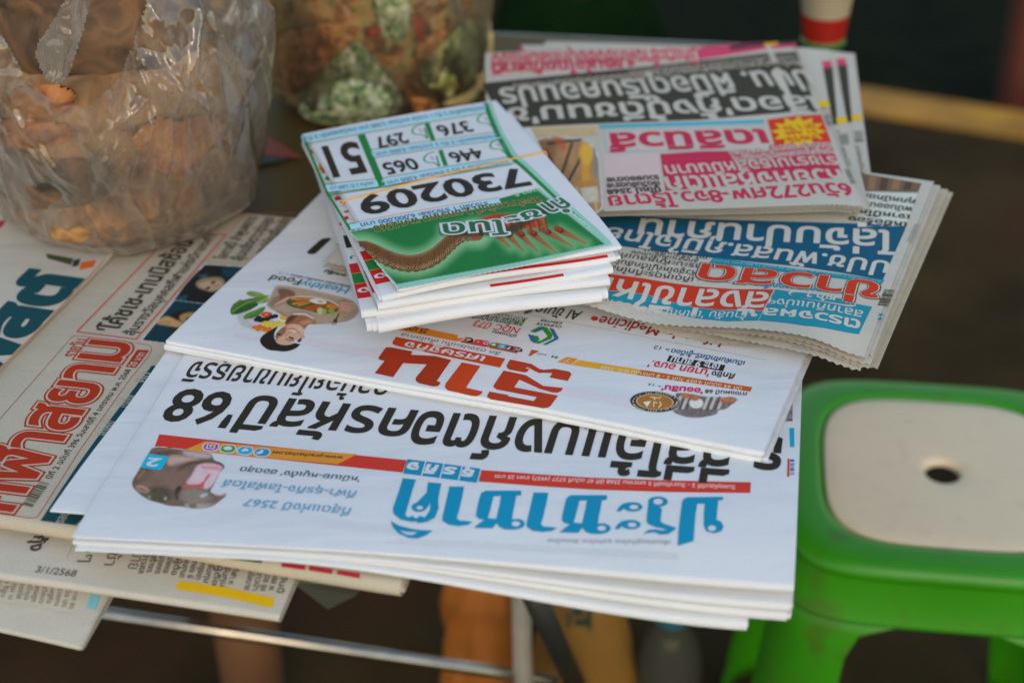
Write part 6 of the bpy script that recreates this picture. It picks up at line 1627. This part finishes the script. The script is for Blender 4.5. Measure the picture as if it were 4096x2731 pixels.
def veg_bag():
    cx, cy = -.121, 1.375
    root = empty('plastic_bag', (cx, cy, .001), 'clear bag of vegetable packets behind the green lottery leaflets', 'bag')
    fm = film_mat('clear_film_veg', (.88, .78, .60), base=.03, edge=.36, line=.10, crinkle=14, stretch=.7, rough=.2, bump=.3, gloss=1.1)
    prof = [(.002, .002), (.06, .002), (.085, .006), (.102, .02), (.107, .045), (.110, .08), (.112, .12), (.112, .16), (.110, .2), (.104, .25), (.094, .3)]
    film('bag_film', cx, cy, prof, fm, root, 15, .010, N=320, M=180, creases=[(math.radians(a), .2, math.radians(a + b), .03, .004, .002) for a, b in ((215, 20), (236, -10), (250, 25), (262, 12), (285, -14), (300, 16), (322, -20), (340, 8))])
    g = 'packets in the vegetable bag'
    veg = food_mat('chopped_greens', [(.2, (.05, .10, .04)), (.34, (.20, .32, .12)), (.44, (.66, .72, .42)), (.52, (.12, .21, .08)), (.62, (.88, .88, .7)), (.72, (.24, .34, .10)), (.85, (.7, .7, .4))], 105, rough=.9)
    car = food_mat('orange_shreds', [(.25, (.30, .09, .02)), (.42, (.72, .28, .07)), (.56, (.80, .44, .18)), (.68, (.46, .18, .05)), (.8, (.85, .5, .25))], 110, rough=.9)
    olv = food_mat('olive_greens', [(.25, (.18, .18, .03)), (.42, (.50, .48, .12)), (.55, (.80, .74, .32)), (.66, (.28, .32, .08)), (.8, (.7, .6, .2))], 85, rough=.9)
    yel = food_mat('yellow_broth', [(.25, (.50, .32, .09)), (.5, (.78, .56, .22)), (.8, (.84, .68, .36))], 25, vor=False)
    mix = food_mat('mixed_packets', [(.25, (.16, .08, .03)), (.38, (.60, .28, .08)), (.46, (.60, .46, .24)), (.54, (.25, .24, .07)), (.62, (.66, .36, .14)), (.72, (.50, .42, .14)), (.82, (.75, .26, .08))], 70, rough=.9, detail=5)
    bm = bmesh.new()
    def fn(p, a, z, rr):
        k = 1 + .1 * (2 * float(fbm(math.cos(a) * 2 + 5, math.sin(a) * 2 + z * 22 + 5, 4)) - 1)
        return Vector((p.x * k, p.y * k, z))
    lathe(bm, [(.001, .004)] + [(.097 * math.sin(math.pi * (.15 + .7 * t)) ** .4, .004 + .24 * t) for t in np.linspace(0, 1, 20)] + [(.001, .245)], (cx, cy + .004, 0), 60, fn); bmesh.ops.recalc_face_normals(bm, faces=bm.faces)
    tag(bm_obj('food_packet', bm, mix), 'mixed brown packets filling the back of the vegetable bag', 'food', g)
    Y = cy - .098
    for px, dy, b, m, lab, sd in (
        (((680, 250), (800, 380), (960, 600), (980, 690), (800, 770), (520, 800), (320, 740), (300, 640), (420, 480), (560, 320)), .0, .03, veg, 'triangular packet of chopped green leaves in front', 1),
        (((110, 200), (420, 150), (680, 150), (660, 260), (520, 380), (360, 540), (270, 620), (160, 500), (110, 340)), .012, .03, car, 'packet of orange shreds at the left of the vegetable bag', 2),
        (((1060, 230), (1240, 180), (1260, 240), (1180, 340), (1080, 420), (1030, 360)), .02, .02, car, 'packet of orange shreds at the upper right of the vegetable bag', 3),
        (((1150, 330), (1300, 150), (1430, 120), (1470, 320), (1420, 500), (1330, 620), (1150, 600), (1040, 450)), .006, .03, olv, 'packet of olive greens at the right of the vegetable bag', 4),
        (((1380, 140), (1500, 60), (1530, 300), (1510, 560), (1400, 660), (1220, 680), (1200, 620), (1340, 580), (1400, 440)), .012, .025, yel, 'yellow soup packet at the right edge of the vegetable bag', 5),
        (((960, 560), (1060, 500), (1180, 600), (1200, 680), (1040, 720), (980, 690)), .01, .02, car, 'small brown packet low in the vegetable bag', 6),
        (((760, -80), (1000, -60), (1010, 200), (900, 300), (780, 150)), .02, .02, veg, 'packet of green leaves at the top of the vegetable bag', 7)):
        tag(pillow('food_packet', k_12(*px), Y + dy, b * .4, m, seed=sd, step=9, rag=.003, wall=(cx, cy, .100 - dy * .4)), lab, 'food', g)
    red = solid_mat('red_plastic', (.5, .05, .035), .4); 
    for px, lab in ((((720, 190), (800, 165), (830, 190), (800, 235), (740, 230)), 'short round red chilli piece at the top of the vegetable bag'), (((1010, 100), (1050, 90), (1105, 240), (1090, 280), (1050, 240)), 'long red chilli at the top of the vegetable bag')):
        tag(pillow('chilli', k_12(*px), Y - .018, .004, red, seed=2, step=7, rag=.001, wall=(cx, cy, .103)), lab, 'chilli', g)
veg_bag()

def leaflet_on_table():
    root = empty('leaflet', (-.19, 1.25, .002), 'red and dark green leaflet lying on the steel table behind the bag', 'leaflet')
    def sheet(nm, pts, z, m):
        P = [tuple(unp(x, y, z)) for x, y in pts]; Q = [(a, b, c - .0008) for a, b, c in P]; k = len(P)
        F = [tuple(range(k))[::-1] if False else tuple(range(k)), tuple(range(2 * k - 1, k - 1, -1))] + [(i, (i + 1) % k, k + (i + 1) % k, k + i) for i in range(k)]
        bm = bmesh.new(); vs_ = [bm.verts.new(p) for p in P + Q]
        for f in F: bm.faces.new([vs_[i] for i in f])
        bmesh.ops.recalc_face_normals(bm, faces=bm.faces); bm_obj(nm, bm, m, root, smooth=False)
    sheet('red_print', k_12((-40, 880), (120, 860), (330, 990), (250, 985), (90, 975), (-60, 960)), .0035, solid_mat('red_print_sheet', (.28, .05, .02), .6))
    sheet('green_print', k_12((-60, 958), (90, 973), (250, 984), (200, 1010), (40, 1030), (-80, 1010)), .003, solid_mat('green_print_sheet', (.012, .05, .03), .6))
leaflet_on_table()
